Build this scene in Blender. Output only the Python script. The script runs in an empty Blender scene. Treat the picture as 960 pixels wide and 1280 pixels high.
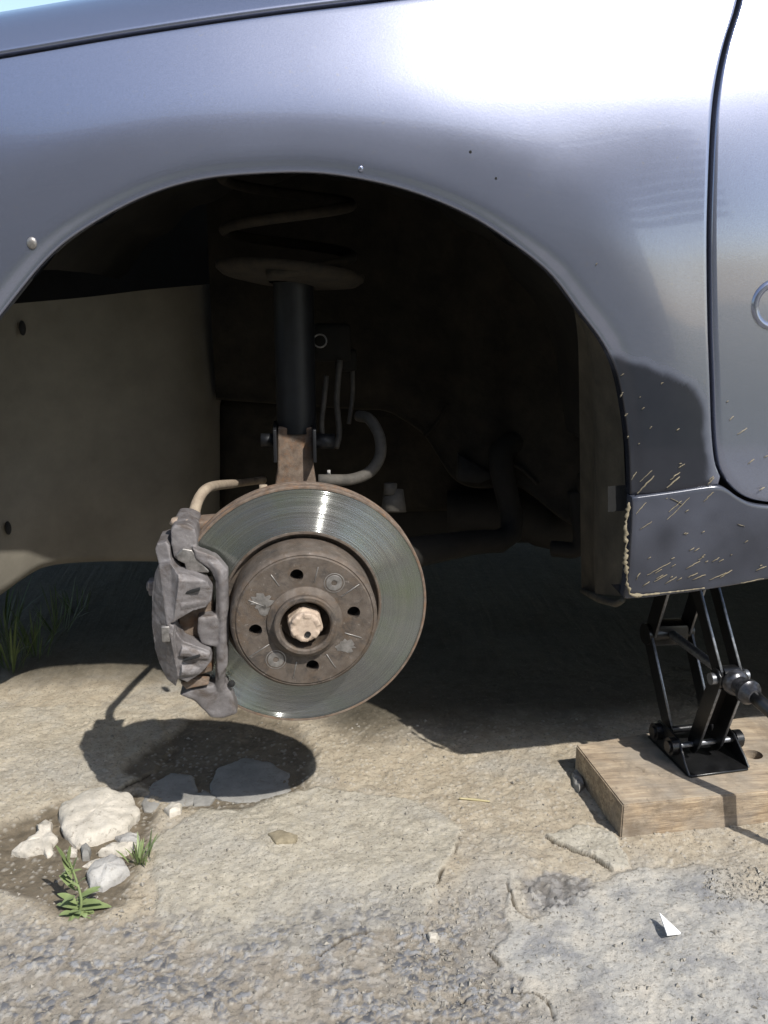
import bpy, bmesh, math, random
import numpy as np
from mathutils import Vector, Matrix
random.seed(7); R=math.radians
S=bpy.context.scene; COL=S.collection
# ------------------------------------------------------------------ camera
F=1250.; PIT=R(15.5); YAW=R(5); CAM=np.array([0,-1.02,.72])
fw=np.array([math.sin(YAW)*math.cos(PIT),math.cos(YAW)*math.cos(PIT),-math.sin(PIT)])
rt=np.array([math.cos(YAW),-math.sin(YAW),0]); up=np.cross(rt,fw)
cd=bpy.data.cameras.new('camera'); co=bpy.data.objects.new('camera',cd); COL.objects.link(co)
cd.sensor_fit='VERTICAL'; cd.angle=2*math.atan(640/F); cd.clip_start=.02; cd.clip_end=500
co.matrix_world=Matrix(((rt[0],up[0],-fw[0],CAM[0]),(rt[1],up[1],-fw[1],CAM[1]),(rt[2],up[2],-fw[2],CAM[2]),(0,0,0,1)))
S.camera=co
# ------------------------------------------------------------------ light
SUN=Vector((-.44,.77,-1.0)).normalized()          # direction the light travels
wd=bpy.data.worlds.new('World'); S.world=wd; wd.use_nodes=True
nt=wd.node_tree; sk=nt.nodes.new('ShaderNodeTexSky'); sk.sky_type='NISHITA'; sk.sun_disc=False
sk.sun_elevation=math.asin(-SUN.z); sk.sun_rotation=math.atan2(-SUN.x,-SUN.y); sk.air_density=1.2; sk.dust_density=1.2
bg=nt.nodes['Background']; bg.inputs[1].default_value=.145; nt.links.new(sk.outputs[0],bg.inputs[0])
sl=bpy.data.lights.new('sun','SUN'); sl.energy=4.2; sl.angle=R(.55); sl.color=(1,.965,.90)
so=bpy.data.objects.new('sun',sl); COL.objects.link(so); so.rotation_euler=SUN.to_track_quat('-Z','Y').to_euler()
S.view_settings.view_transform='Standard'; S.view_settings.look='None'; S.view_settings.exposure=.45
S.cycles.max_bounces=8

# ------------------------------------------------------------------ helpers
def ray(x,y): return fw+rt*(x-480)/F-up*(y-640)/F
def P(x,y,Y): d=ray(x,y); return CAM+d*(Y-CAM[1])/d[1]
def G(x,y,z=0.): d=ray(x,y); return CAM+d*(z-CAM[2])/d[2]
def tag(o,label=None,cat=None,group=None,kind=None):
    if label: o['label']=label
    if cat: o['category']=cat
    if group: o['group']=group
    if kind: o['kind']=kind
    return o
def empty(name,loc,label,cat,group=None):
    o=bpy.data.objects.new(name,None); COL.objects.link(o); o.location=loc; o.empty_display_size=.05
    o['loc']=None if False else list(loc); del o['loc']
    return tag(o,label,cat,group)
def wmat(o):
    m=o.matrix_basis.copy()
    if o.parent: m=wmat(o.parent)@o.matrix_parent_inverse@m
    return m
def adopt(o,parent):
    if parent is not None:
        o.parent=parent; o.matrix_parent_inverse=wmat(parent).inverted()
    return o
def mesh(name,verts,faces,mat,parent=None,smooth=True,mw=None):
    me=bpy.data.meshes.new(name); me.from_pydata([tuple(map(float,v)) for v in verts],[],faces)
    bm=bmesh.new(); bm.from_mesh(me); bmesh.ops.recalc_face_normals(bm,faces=bm.faces); bm.to_mesh(me); bm.free()
    return fin(name,me,mat,parent,smooth,mw)
def fin(name,me,mat,parent=None,smooth=True,mw=None):
    me.name=name
    me.materials.clear(); me.materials.append(mat)
    me.polygons.foreach_set('use_smooth',[smooth]*len(me.polygons))
    o=bpy.data.objects.new(name,me); COL.objects.link(o)
    if mw is not None: o.matrix_basis=mw
    return adopt(o,parent)
def bmobj(name,bm,mat,parent=None,smooth=True,mw=None,angle=None):
    me=bpy.data.meshes.new(name); bmesh.ops.recalc_face_normals(bm,faces=bm.faces); bm.to_mesh(me); bm.free()
    o=fin(name,me,mat,parent,smooth,mw)
    if smooth and angle: me.set_sharp_from_angle(angle=R(angle))
    return o
def gridfaces(n,m,cyc=False):
    f=[]
    for i in range(n-1 if not cyc else n):
        for j in range(m-1):
            a=i*m+j; b=((i+1)%n)*m+j; f.append((a,b,b+1,a+1))
    return f
def resample(pts,n):
    p=np.array(pts,float); d=np.r_[0,np.cumsum(np.linalg.norm(np.diff(p,axis=0),axis=1))]
    s=np.linspace(0,d[-1],n); return np.stack([np.interp(s,d,p[:,k]) for k in range(p.shape[1])],1)
def spline(pts,n):
    p=np.array(pts,float); q=np.vstack([2*p[0]-p[1],p,2*p[-1]-p[-2]]); out=[]
    for i in range(1,len(q)-2):
        for t in np.linspace(0,1,12,endpoint=False):
            a,b,c,d=q[i-1:i+3]
            out.append(.5*((2*b)+(c-a)*t+(2*a-5*b+4*c-d)*t*t+(3*b-a-3*c+d)*t**3))
    out.append(q[-2]); return resample(out,n)
def tube(name,pts,r,mat,parent,n=10,seg=24,smoothpts=True,bm=None):
    p=spline(pts,seg) if smoothpts else np.array(pts,float)
    k=len(p); rr=np.interp(np.linspace(0,1,k),np.linspace(0,1,len(r)),r) if hasattr(r,'__len__') else np.full(k,r)
    v=[];fr=None
    for i in range(k):
        t=p[min(i+1,k-1)]-p[max(i-1,0)]; t=t/np.linalg.norm(t)
        if fr is None:
            a=np.array([0,0,1.]) if abs(t[2])<.9 else np.array([1.,0,0]); fr=np.cross(t,a)
        fr=fr-t*(fr@t); fr/=np.linalg.norm(fr); b=np.cross(t,fr)
        for j in range(n):
            w=2*math.pi*j/n; v.append(p[i]+rr[i]*(fr*math.cos(w)+b*math.sin(w)))
    f=[]
    for i in range(k-1):
        for j in range(n):
            f.append((i*n+j,i*n+(j+1)%n,(i+1)*n+(j+1)%n,(i+1)*n+j))
    f.append(tuple(range(n))[::-1]); f.append(tuple((k-1)*n+j for j in range(n)))
    if bm is not None: addto(bm,v,f); return
    return mesh(name,v,f,mat,parent)
def addto(bm,v,f):
    vs=[bm.verts.new(tuple(map(float,x))) for x in v]
    for q in f:
        try: bm.faces.new([vs[i] for i in q])
        except ValueError: pass
    return vs
def prism(bm,poly,y0,y1,bev=0,seg=2,dx=0,dz=0):
    """polygon of (x,z) pairs extruded along Y from y0 to y1"""
    n=len(poly); v=[(x,y0,z) for x,z in poly]+[(x+dx,y1,z+dz) for x,z in poly]
    f=[tuple(range(n)),tuple(range(n,2*n))[::-1]]+[(i,(i+1)%n,n+(i+1)%n,n+i) for i in range(n)]
    t=bmesh.new(); addto(t,v,f); bmesh.ops.recalc_face_normals(t,faces=t.faces)
    if bev: bmesh.ops.bevel(t,geom=t.edges[:],offset=bev,segments=seg,profile=.6,affect='EDGES',clamp_overlap=True)
    merge(bm,t)
def merge(bm,t,mw=None):
    if mw is not None: t.transform(mw)
    me=bpy.data.meshes.new('t'); t.to_mesh(me); t.free(); bm.from_mesh(me); bpy.data.meshes.remove(me)
def boxm(bm,c,s,mw=None,bev=0,seg=2):
    t=bmesh.new(); bmesh.ops.create_cube(t,size=1); t.transform(Matrix.Diagonal((*s,1)))
    if bev: bmesh.ops.bevel(t,geom=t.edges[:],offset=bev,segments=seg,profile=.6,affect='EDGES')
    t.transform(Matrix.Translation(c)); merge(bm,t,mw)
def lathe(bm,prof,n=96,mw=None,closed=False):
    """profile of (r,h), about local Z"""
    t=bmesh.new(); m=len(prof); v=[]
    for i in range(n):
        w=2*math.pi*i/n
        for r,h in prof: v.append((r*math.cos(w),r*math.sin(w),h))
    f=gridfaces(n,m,True)
    if closed: f+=[(i*m+m-1,((i+1)%n)*m+m-1,((i+1)%n)*m,i*m) for i in range(n)]
    addto(t,v,f); bmesh.ops.remove_doubles(t,verts=t.verts,dist=1e-7); merge(bm,t,mw)
def cyl(bm,a,b,r,n=16,r2=None):
    a=Vector(a);b=Vector(b);d=b-a
    t=bmesh.new(); bmesh.ops.create_cone(t,cap_ends=True,segments=n,radius1=r,radius2=r if r2 is None else r2,depth=d.length)
    t.transform(Matrix.Translation((a+b)/2)@d.to_track_quat('Z','Y').to_matrix().to_4x4()); merge(bm,t)
def remesh(name,bm,vox,smooth,mat,parent,noise=0,mw=None):
    """melt overlapping solids into one cast-looking skin"""
    me=bpy.data.meshes.new(name); bmesh.ops.recalc_face_normals(bm,faces=bm.faces); bm.to_mesh(me); bm.free()
    o=bpy.data.objects.new('tmp',me); COL.objects.link(o)
    m=o.modifiers.new('r','REMESH'); m.mode='VOXEL'; m.voxel_size=vox
    m=o.modifiers.new('s','SMOOTH'); m.factor=.5; m.iterations=smooth
    dg=bpy.context.evaluated_depsgraph_get(); nm=bpy.data.meshes.new_from_object(o.evaluated_get(dg))
    bpy.data.objects.remove(o); bpy.data.meshes.remove(me)
    if noise:
        c=np.empty(len(nm.vertices)*3); nm.vertices.foreach_get('co',c); c=c.reshape(-1,3)
        nn=np.empty(len(nm.vertices)*3); nm.vertices.foreach_get('normal',nn); nn=nn.reshape(-1,3)
        k=fbm3(c*140)*noise; c=c+nn*k[:,None]; nm.vertices.foreach_set('co',c.ravel())
    return fin(name,nm,mat,parent,True,mw)
# numpy noise
def _h(ix,iy,iz,s):
    h=(ix.astype(np.int64)*374761393+iy.astype(np.int64)*668265263+iz.astype(np.int64)*2147483647+s*982451653)&0xffffffff
    h=((h^(h>>13))*1274126177)&0xffffffff; h=(h^(h>>16))&0xffffff
    return h/float(0xffffff)
def noise3(p,s=0):
    i=np.floor(p).astype(np.int64); f=p-i; u=f*f*(3-2*f); r=0
    for a in (0,1):
        for b in (0,1):
            for c in (0,1):
                w=(u[:,0] if a else 1-u[:,0])*(u[:,1] if b else 1-u[:,1])*(u[:,2] if c else 1-u[:,2])
                r=r+w*_h(i[:,0]+a,i[:,1]+b,i[:,2]+c,s)
    return r*2-1
def fbm3(p,o=3,s=0):
    r=0;a=.5
    for k in range(o): r=r+a*noise3(p,s+k); p=p*2.03+7.1; a*=.5
    return r
def noise2(x,y,s=0):
    i=np.floor(x).astype(np.int64); j=np.floor(y).astype(np.int64); f=x-i; g=y-j; u=f*f*(3-2*f); v=g*g*(3-2*g); z=np.zeros_like(i)
    return ((_h(i,j,z,s)*(1-u)+_h(i+1,j,z,s)*u)*(1-v)+(_h(i,j+1,z,s)*(1-u)+_h(i+1,j+1,z,s)*u)*v)*2-1
def fbm2(x,y,o=4,s=0):
    r=0;a=.5
    for k in range(o): r=r+a*noise2(x,y,s+k*17); x=x*2.03+3.7; y=y*2.03+9.2; a*=.5
    return r
def voro2(x,y,s=0):
    i=np.floor(x).astype(np.int64); j=np.floor(y).astype(np.int64); z=np.zeros_like(i)
    d1=np.full(x.shape,9.); d2=np.full(x.shape,9.); cid=np.zeros(x.shape)
    for a in (-1,0,1):
        for b in (-1,0,1):
            px=i+a+_h(i+a,j+b,z,s); py=j+b+_h(i+a,j+b,z,s+5); d=np.hypot(px-x,py-y); c=_h(i+a,j+b,z,s+9)
            n=d<d1; d2=np.where(n,d1,np.minimum(d2,d)); cid=np.where(n,c,cid); d1=np.where(n,d,d1)
    return d1,d2,cid

# ------------------------------------------------------------------ materials
def newmat(name):
    m=bpy.data.materials.new(name); m.use_nodes=True; t=m.node_tree; return m,t,t.nodes['Principled BSDF']
def N(t,k,**kw):
    n=t.nodes.new('ShaderNode'+k)
    for a,b in kw.items():
        if a.startswith('i_'): n.inputs[a[2:].replace('_',' ')].default_value=b
        else: setattr(n,a,b)
    return n
def ramp(t,src,stops):
    r=t.nodes.new('ShaderNodeValToRGB'); e=r.color_ramp.elements
    while len(e)<len(stops): e.new(.5)
    for k,(p,c) in enumerate(stops):
        e[k].position=p; e[k].color=(*c,1) if len(c)==3 else c
    t.links.new(src,r.inputs[0]); return r
def coords(t,scale=(1,1,1),rot=(0,0,0)):
    c=N(t,'TexCoord'); m=N(t,'Mapping'); m.inputs['Scale'].default_value=scale; m.inputs['Rotation'].default_value=rot
    t.links.new(c.outputs['Object'],m.inputs[0]); return m.outputs[0]
def noisy(t,vec,scale,detail=6,rough=.6,dist=0):
    n=N(t,'TexNoise'); n.inputs['Scale'].default_value=scale; n.inputs['Detail'].default_value=detail
    n.inputs['Roughness'].default_value=rough; n.inputs['Distortion'].default_value=dist; t.links.new(vec,n.inputs['Vector']); return n.outputs['Fac']
def mixc(t,fac,a,b,mode='MIX'):
    m=N(t,'Mix',data_type='RGBA',blend_type=mode)
    for s,v in ((0,fac),(6,a),(7,b)):
        if hasattr(v,'links') or hasattr(v,'is_output'): t.links.new(v,m.inputs[s])
        else: m.inputs[s].default_value=v if s==0 else (*v,1)
    return m.outputs[2]
def bump(t,h,bsdf,strength=.5,dist=.001,prev=None):
    b=N(t,'Bump'); b.inputs['Strength'].default_value=strength; b.inputs['Distance'].default_value=dist
    t.links.new(h,b.inputs['Height'])
    if prev is not None: t.links.new(prev,b.inputs['Normal'])
    t.links.new(b.outputs[0],bsdf.inputs['Normal']); return b.outputs[0]
def mat_rough(name,c1,c2,scale=60,rough=.8,metal=0,bs=.6,bd=.001,bscale=None,c3=None,spec=.5):
    m,t,b=newmat(name); v=coords(t); n=noisy(t,v,scale,7,.65)
    st=[(.3,c1),(.68,c2)]+([(.8,c3)] if c3 else [])
    t.links.new(ramp(t,n,st).outputs[0],b.inputs['Base Color'])
    b.inputs['Roughness'].default_value=rough; b.inputs['Metallic'].default_value=metal; b.inputs['Specular IOR Level'].default_value=spec
    bump(t,noisy(t,v,bscale or scale*5,5,.7),b,bs,bd); return m
M={}
def paint(name,painted_dark):
    m,t,b=newmat(name); v=coords(t)
    flake=noisy(t,v,1500,2); dust=noisy(t,v,9,6,.7); fine=noisy(t,v,160,4,.7)
    c=ramp(t,flake,[(.3,(.205,.225,.30)),(.7,(.285,.305,.39))]).outputs[0]
    # road dust speckle
    dm=ramp(t,fine,[(.62,(0,0,0)),(.76,(1,1,1))]).outputs[0]; dm2=N(t,'Math',operation='MULTIPLY'); t.links.new(dm,dm2.inputs[0]); t.links.new(dust,dm2.inputs[1])
    s=N(t,'Math',operation='MULTIPLY'); t.links.new(dm2.outputs[0],s.inputs[0]); s.inputs[1].default_value=.35 if not painted_dark else .7
    c=mixc(t,s.outputs[0],c,(.36,.32,.24))
    b.inputs['Metallic'].default_value=.75
    rr=N(t,'MapRange'); t.links.new(dust,rr.inputs[0]); rr.inputs[3].default_value=.18; rr.inputs[4].default_value=.25
    b.inputs['Coat Weight'].default_value=1.0; b.inputs['Coat Roughness'].default_value=.045
    if painted_dark:   # dark reflection painted into the lower wing; sill darkened alike
        at=N(t,'Attribute',attribute_name='painted_dark'); c=mixc(t,at.outputs['Fac'],c,mixc(t,dust,(.010,.012,.019),(.030,.032,.040)))
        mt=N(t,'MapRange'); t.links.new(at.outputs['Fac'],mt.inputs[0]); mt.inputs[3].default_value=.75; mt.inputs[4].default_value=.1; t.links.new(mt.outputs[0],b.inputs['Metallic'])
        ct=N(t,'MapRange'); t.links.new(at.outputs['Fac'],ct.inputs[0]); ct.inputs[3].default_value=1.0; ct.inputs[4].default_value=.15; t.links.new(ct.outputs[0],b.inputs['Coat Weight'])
    t.links.new(c,b.inputs['Base Color']); t.links.new(rr.outputs[0],b.inputs['Roughness'])
    bump(t,noisy(t,v,420,3),b,.06,.0006)
    return m
M['paint']=paint('silver_paint',False); M['paint_dark']=paint('silver_paint_with_painted_dark',True)
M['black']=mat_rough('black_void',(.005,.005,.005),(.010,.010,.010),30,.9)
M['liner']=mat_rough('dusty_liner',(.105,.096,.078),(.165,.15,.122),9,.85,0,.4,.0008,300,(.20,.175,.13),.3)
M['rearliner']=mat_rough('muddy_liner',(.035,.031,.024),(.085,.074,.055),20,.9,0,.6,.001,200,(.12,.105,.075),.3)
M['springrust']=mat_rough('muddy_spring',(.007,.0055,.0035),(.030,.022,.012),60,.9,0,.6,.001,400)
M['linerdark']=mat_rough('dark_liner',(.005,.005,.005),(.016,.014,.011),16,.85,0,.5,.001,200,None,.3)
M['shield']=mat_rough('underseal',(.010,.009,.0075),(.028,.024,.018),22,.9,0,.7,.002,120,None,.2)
M['cast']=mat_rough('cast_iron',(.12,.108,.105),(.22,.205,.205),45,.60,.35,.7,.0007,900,(.28,.26,.25))
M['rust']=mat_rough('rusted_iron',(.085,.058,.042),(.20,.155,.12),95,.85,.1,.8,.0009,700,(.28,.22,.17))
M['hub']=mat_rough('rusted_hub_face',(.075,.058,.045),(.145,.12,.10),75,.66,.35,.8,.0008,700,(.26,.245,.23))
def stain(m,scale,col,lo,hi,amt):
    t=m.node_tree; b=t.nodes['Principled BSDF']; src=b.inputs['Base Color'].links[0].from_socket
    t.links.new(mixc(t,ramp(t,noisy(t,coords(t),scale,6,.7,.6),[(lo,(0,0,0)),(hi,(amt,amt,amt))]).outputs[0],src,col),b.inputs['Base Color'])
stain(M['cast'],38,(.075,.055,.042),.50,.66,.8); stain(M['cast'],90,(.36,.34,.32),.60,.72,.6)
stain(M['hub'],34,(.115,.078,.05),.48,.66,.7); stain(M['hub'],60,(.045,.04,.037),.52,.68,.8); stain(M['hub'],150,(.36,.33,.30),.62,.72,.6)
stain(M['rust'],60,(.22,.11,.05),.5,.68,.6)
M['nut']=mat_rough('dusty_nut',(.33,.25,.19),(.50,.40,.31),120,.7,.1,.6,.0006,700)
M['strut']=mat_rough('strut_blue_black',(.006,.0065,.008),(.015,.016,.019),40,.5,.2,.3,.0005)
M['steel']=mat_rough('worn_steel',(.16,.15,.14),(.36,.34,.32),120,.45,.7,.4,.0005)
M['rubber']=mat_rough('dusty_rubber',(.035,.032,.028),(.09,.08,.068),60,.8,0,.5,.0006,500)
M['rubtan']=mat_rough('dust_covered_hose',(.19,.145,.105),(.33,.27,.20),80,.85,0,.4,.0006,500)
M['jack']=mat_rough('black_jack_enamel',(.004,.004,.0045),(.012,.012,.0125),60,.30,0,.35,.0005,250)
M['jackworn']=mat_rough('worn_jack_edge',(.12,.125,.135),(.30,.31,.335),150,.38,.8,.3,.0004)
M['collar']=mat_rough('greasy_collar',(.02,.02,.022),(.10,.10,.11),90,.28,.6,.3,.0004)
M['mud']=mat_rough('dried_mud',(.15,.125,.08),(.30,.255,.175),90,.95,0,.8,.0012,500)
M['stone']=mat_rough('white_stone',(.36,.33,.28),(.58,.535,.465),34,.9,0,.8,.003,110,(.68,.635,.57),.2)
M['stone2']=mat_rough('pale_grey_stone',(.24,.23,.22),(.44,.425,.40),40,.9,0,.8,.003,120,None,.2)
M['gritm']=mat_rough('grit_stone',(.10,.092,.08),(.36,.33,.28),140,.95)
M['grey']=mat_rough('grey_flat_stone',(.17,.165,.155),(.28,.27,.25),22,.9,0,.6,.002,140,None,.2)
for k_ in ('stone','stone2','grey'):
    t_=M[k_].node_tree; b_=t_.nodes['Principled BSDF']; src=b_.inputs['Base Color'].links[0].from_socket
    t_.links.new(mixc(t_,ramp(t_,noisy(t_,coords(t_),120,5,.75),[(.56,(0,0,0)),(.70,(.8,.8,.8))]).outputs[0],src,(.15,.13,.105)),b_.inputs['Base Color'])
M['glass']=mat_rough('dark_glass',(.03,.035,.04),(.04,.045,.05),10,.05)
def leafmat(name,c1,c2):
    m=mat_rough(name,c1,c2,50,.55,0,.2,.0004,200); b=m.node_tree.nodes['Principled BSDF']
    b.inputs['Subsurface Weight'].default_value=0; b.inputs['Transmission Weight'].default_value=0
    return m
M['leaf']=leafmat('weed_leaf',(.11,.15,.055),(.21,.26,.11))
M['grass']=leafmat('grass_blade',(.035,.06,.014),(.08,.115,.035))
M['straw']=leafmat('straw',(.30,.26,.14),(.42,.36,.2))
def woodmat():
    m,t,b=newmat('weathered_wood'); v=coords(t,(2.2,22,30),(0,0,R(6))); g=noisy(t,v,6,8,.65,.8)
    v2=coords(t,(8,220,200),(0,0,R(6))); g2=noisy(t,v2,3,4,.7); st=noisy(t,coords(t),13,5,.6)
    c=ramp(t,g,[(.34,(.16,.11,.068)),(.5,(.36,.27,.175)),(.64,(.50,.395,.27))]).outputs[0]
    c=mixc(t,ramp(t,g2,[(.30,(1,1,1)),(.5,(0,0,0))]).outputs[0],c,(.20,.145,.10))
    c=mixc(t,ramp(t,st,[(.40,(0,0,0)),(.62,(.9,.9,.9))]).outputs[0],c,(.23,.20,.165))
    c=mixc(t,ramp(t,noisy(t,coords(t,(1,1,1)),31,6,.7),[(.50,(0,0,0)),(.66,(.8,.8,.8))]).outputs[0],c,(.15,.115,.08))
    ge=N(t,'NewGeometry'); sp=N(t,'SeparateXYZ'); t.links.new(ge.outputs['True Normal'],sp.inputs[0])
    tm=N(t,'Math',operation='MULTIPLY'); t.links.new(sp.outputs[2],tm.inputs[0]); tm.inputs[1].default_value=.22; tm.use_clamp=True
    c=mixc(t,tm.outputs[0],c,mixc(t,st,(.33,.29,.235),(.50,.44,.35)))
    saw=N(t,'TexWave',bands_direction='X'); saw.inputs['Scale'].default_value=95; saw.inputs['Distortion'].default_value=3; saw.inputs['Detail'].default_value=3; t.links.new(coords(t,(1,.25,1),(0,0,R(18))),saw.inputs['Vector'])
    t.links.new(c,b.inputs['Base Color']); b.inputs['Roughness'].default_value=.85
    bump(t,saw.outputs['Fac'],b,.25,.0008)
    a=bump(t,g2,b,.6,.0012); bump(t,noisy(t,v,9,6),b,.35,.001,a); return m
M['wood']=woodmat(); stain(M['wood'],9,(.17,.125,.085),.48,.62,.65); stain(M['wood'],70,(.11,.085,.06),.60,.70,.7)
def discmat():
    m,t,b=newmat('brake_disc_face'); c=N(t,'TexCoord'); sx=N(t,'SeparateXYZ'); t.links.new(c.outputs['Object'],sx.inputs[0])
    l=N(t,'VectorMath',operation='LENGTH'); cm=N(t,'CombineXYZ'); t.links.new(sx.outputs[0],cm.inputs[0]); t.links.new(sx.outputs[1],cm.inputs[1]); t.links.new(cm.outputs[0],l.inputs[0])
    cr=N(t,'CombineXYZ'); t.links.new(l.outputs['Value'],cr.inputs[0])
    ring=noisy(t,cr.outputs[0],900,3,.7); ring2=noisy(t,cr.outputs[0],160,3,.7); blotch=noisy(t,c.outputs['Object'],14,4,.6)
    col=ramp(t,blotch,[(.35,(.315,.325,.325)),(.52,(.30,.325,.295)),(.68,(.285,.33,.235))]).outputs[0]
    col=mixc(t,ramp(t,ring2,[(.35,(0,0,0)),(.7,(.4,.4,.4))]).outputs[0],col,(.42,.42,.39))
    t.links.new(col,b.inputs['Base Color']); b.inputs['Metallic'].default_value=.92; b.inputs['Roughness'].default_value=.165; b.inputs['Anisotropic'].default_value=1.0; b.inputs['Anisotropic Rotation'].default_value=.25; tg=N(t,'Tangent',direction_type='RADIAL',axis='Z'); t.links.new(tg.outputs[0],b.inputs['Tangent'])
    # thousands of concentric machining grooves: each tilts the surface a little towards or away from the axle
    q=N(t,'Math',operation='MULTIPLY'); t.links.new(l.outputs['Value'],q.inputs[0]); q.inputs[1].default_value=25000
    fl=N(t,'Math',operation='FLOOR'); t.links.new(q.outputs[0],fl.inputs[0]); wn=N(t,'TexWhiteNoise',noise_dimensions='1D'); t.links.new(fl.outputs[0],wn.inputs['W'])
    fa=N(t,'Math',operation='ADD'); t.links.new(fl.outputs[0],fa.inputs[0]); fa.inputs[1].default_value=.37; wn2=N(t,'TexWhiteNoise',noise_dimensions='1D'); t.links.new(fa.outputs[0],wn2.inputs['W'])
    sb=N(t,'Math',operation='SUBTRACT'); t.links.new(wn.outputs[0],sb.inputs[0]); t.links.new(wn2.outputs[0],sb.inputs[1])
    sc=N(t,'Math',operation='MULTIPLY'); t.links.new(sb.outputs[0],sc.inputs[0]); sc.inputs[1].default_value=.86
    nz=N(t,'VectorMath',operation='NORMALIZE'); t.links.new(cm.outputs[0],nz.inputs[0]); vs=N(t,'VectorMath',operation='SCALE'); t.links.new(nz.outputs[0],vs.inputs[0]); t.links.new(sc.outputs[0],vs.inputs['Scale'])
    ad=N(t,'VectorMath',operation='ADD'); t.links.new(vs.outputs[0],ad.inputs[0]); ad.inputs[1].default_value=(0,0,1)
    vt=N(t,'VectorTransform',vector_type='NORMAL',convert_from='OBJECT',convert_to='WORLD'); t.links.new(ad.outputs[0],vt.inputs[0])
    nn=N(t,'VectorMath',operation='NORMALIZE'); t.links.new(vt.outputs[0],nn.inputs[0]); t.links.new(nn.outputs[0],b.inputs['Normal']); return m
M['disc']=discmat()

# ------------------------------------------------------------------ ground
def inpoly(x,y,poly):
    r=np.zeros(x.shape,bool); n=len(poly)
    for i in range(n):
        x1,y1=poly[i]; x2,y2=poly[(i+1)%n]
        c=((y1>y)!=(y2>y)); xi=(x2-x1)*(y-y1)/((y2-y1) if y2!=y1 else 1e-9)+x1; r^=c&(x<xi)
    return r
def dline(x,y,pl,closed=False):
    d=np.full(x.shape,9.); n=len(pl)
    for i in range(n if closed else n-1):
        a=np.array(pl[i]); b=np.array(pl[(i+1)%n]); v=b-a; t=np.clip(((x-a[0])*v[0]+(y-a[1])*v[1])/max(v@v,1e-12),0,1)
        d=np.minimum(d,np.hypot(x-a[0]-t*v[0],y-a[1]-t*v[1]))
    return d
def gp(pts): return [tuple(G(*p)[:2]) for p in pts]
def sdf(x,y,pts):
    pl=gp(pts); d=dline(x,y,pl,True); return np.where(inpoly(x,y,pl),d,-d)
def sstep(a,b,x): t=np.clip((x-a)/(b-a),0,1); return t*t*(3-2*t)
def axis(lo,hi,step,far):
    c=np.arange(lo,hi+1e-9,step); o=[];s=step;p=hi
    while p<far: s*=1.16; p+=s; o.append(p)
    q=[];s=step;p=lo
    while p>-far: s*=1.16; p-=s; q.append(p)
    return np.r_[q[::-1],c,o]
SOIL=[(-60,1045),(0,1035),(60,1012),(110,992),(170,985),(195,1010),(185,1050),(170,1085),(150,1135),(100,1150),(60,1135),(0,1112),(-60,1110)]
SOIL2=[(150,960),(200,925),(235,895),(300,880),(370,905),(395,940),(380,985),(300,1012),(230,1008),(190,985)]
SLABB=[(575,1035),(572,1062),(556,1085),(545,1108),(538,1135),(528,1166),(490,1160),(442,1166),(398,1196),(330,1190),(250,1185),(200,1150),(190,1050),(260,1005),(400,985),(520,1000)]
SLABC=[(640,1098),(634,1112),(642,1135),(655,1143),(668,1152),(700,1135),(745,1105),(800,1085),(870,1080),(960,1100),(1100,1150),(1100,1400),(700,1400),(695,1270),(650,1240),(652,1222),(632,1211),(611,1190),(640,1170),(628,1140)]
SLABA=[(-100,880),(60,885),(190,880),(215,930),(190,962),(150,985),(100,1000),(40,1030),(-100,1060)]
FLAKE=[(682,1046),(700,1040),(722,1030),(770,1040),(788,1082),(765,1086),(735,1070),(705,1058)]
ASPH=[(650,1100),(690,1092),(735,1096),(742,1110),(720,1132),(690,1142),(665,1140),(652,1120)]
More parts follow.
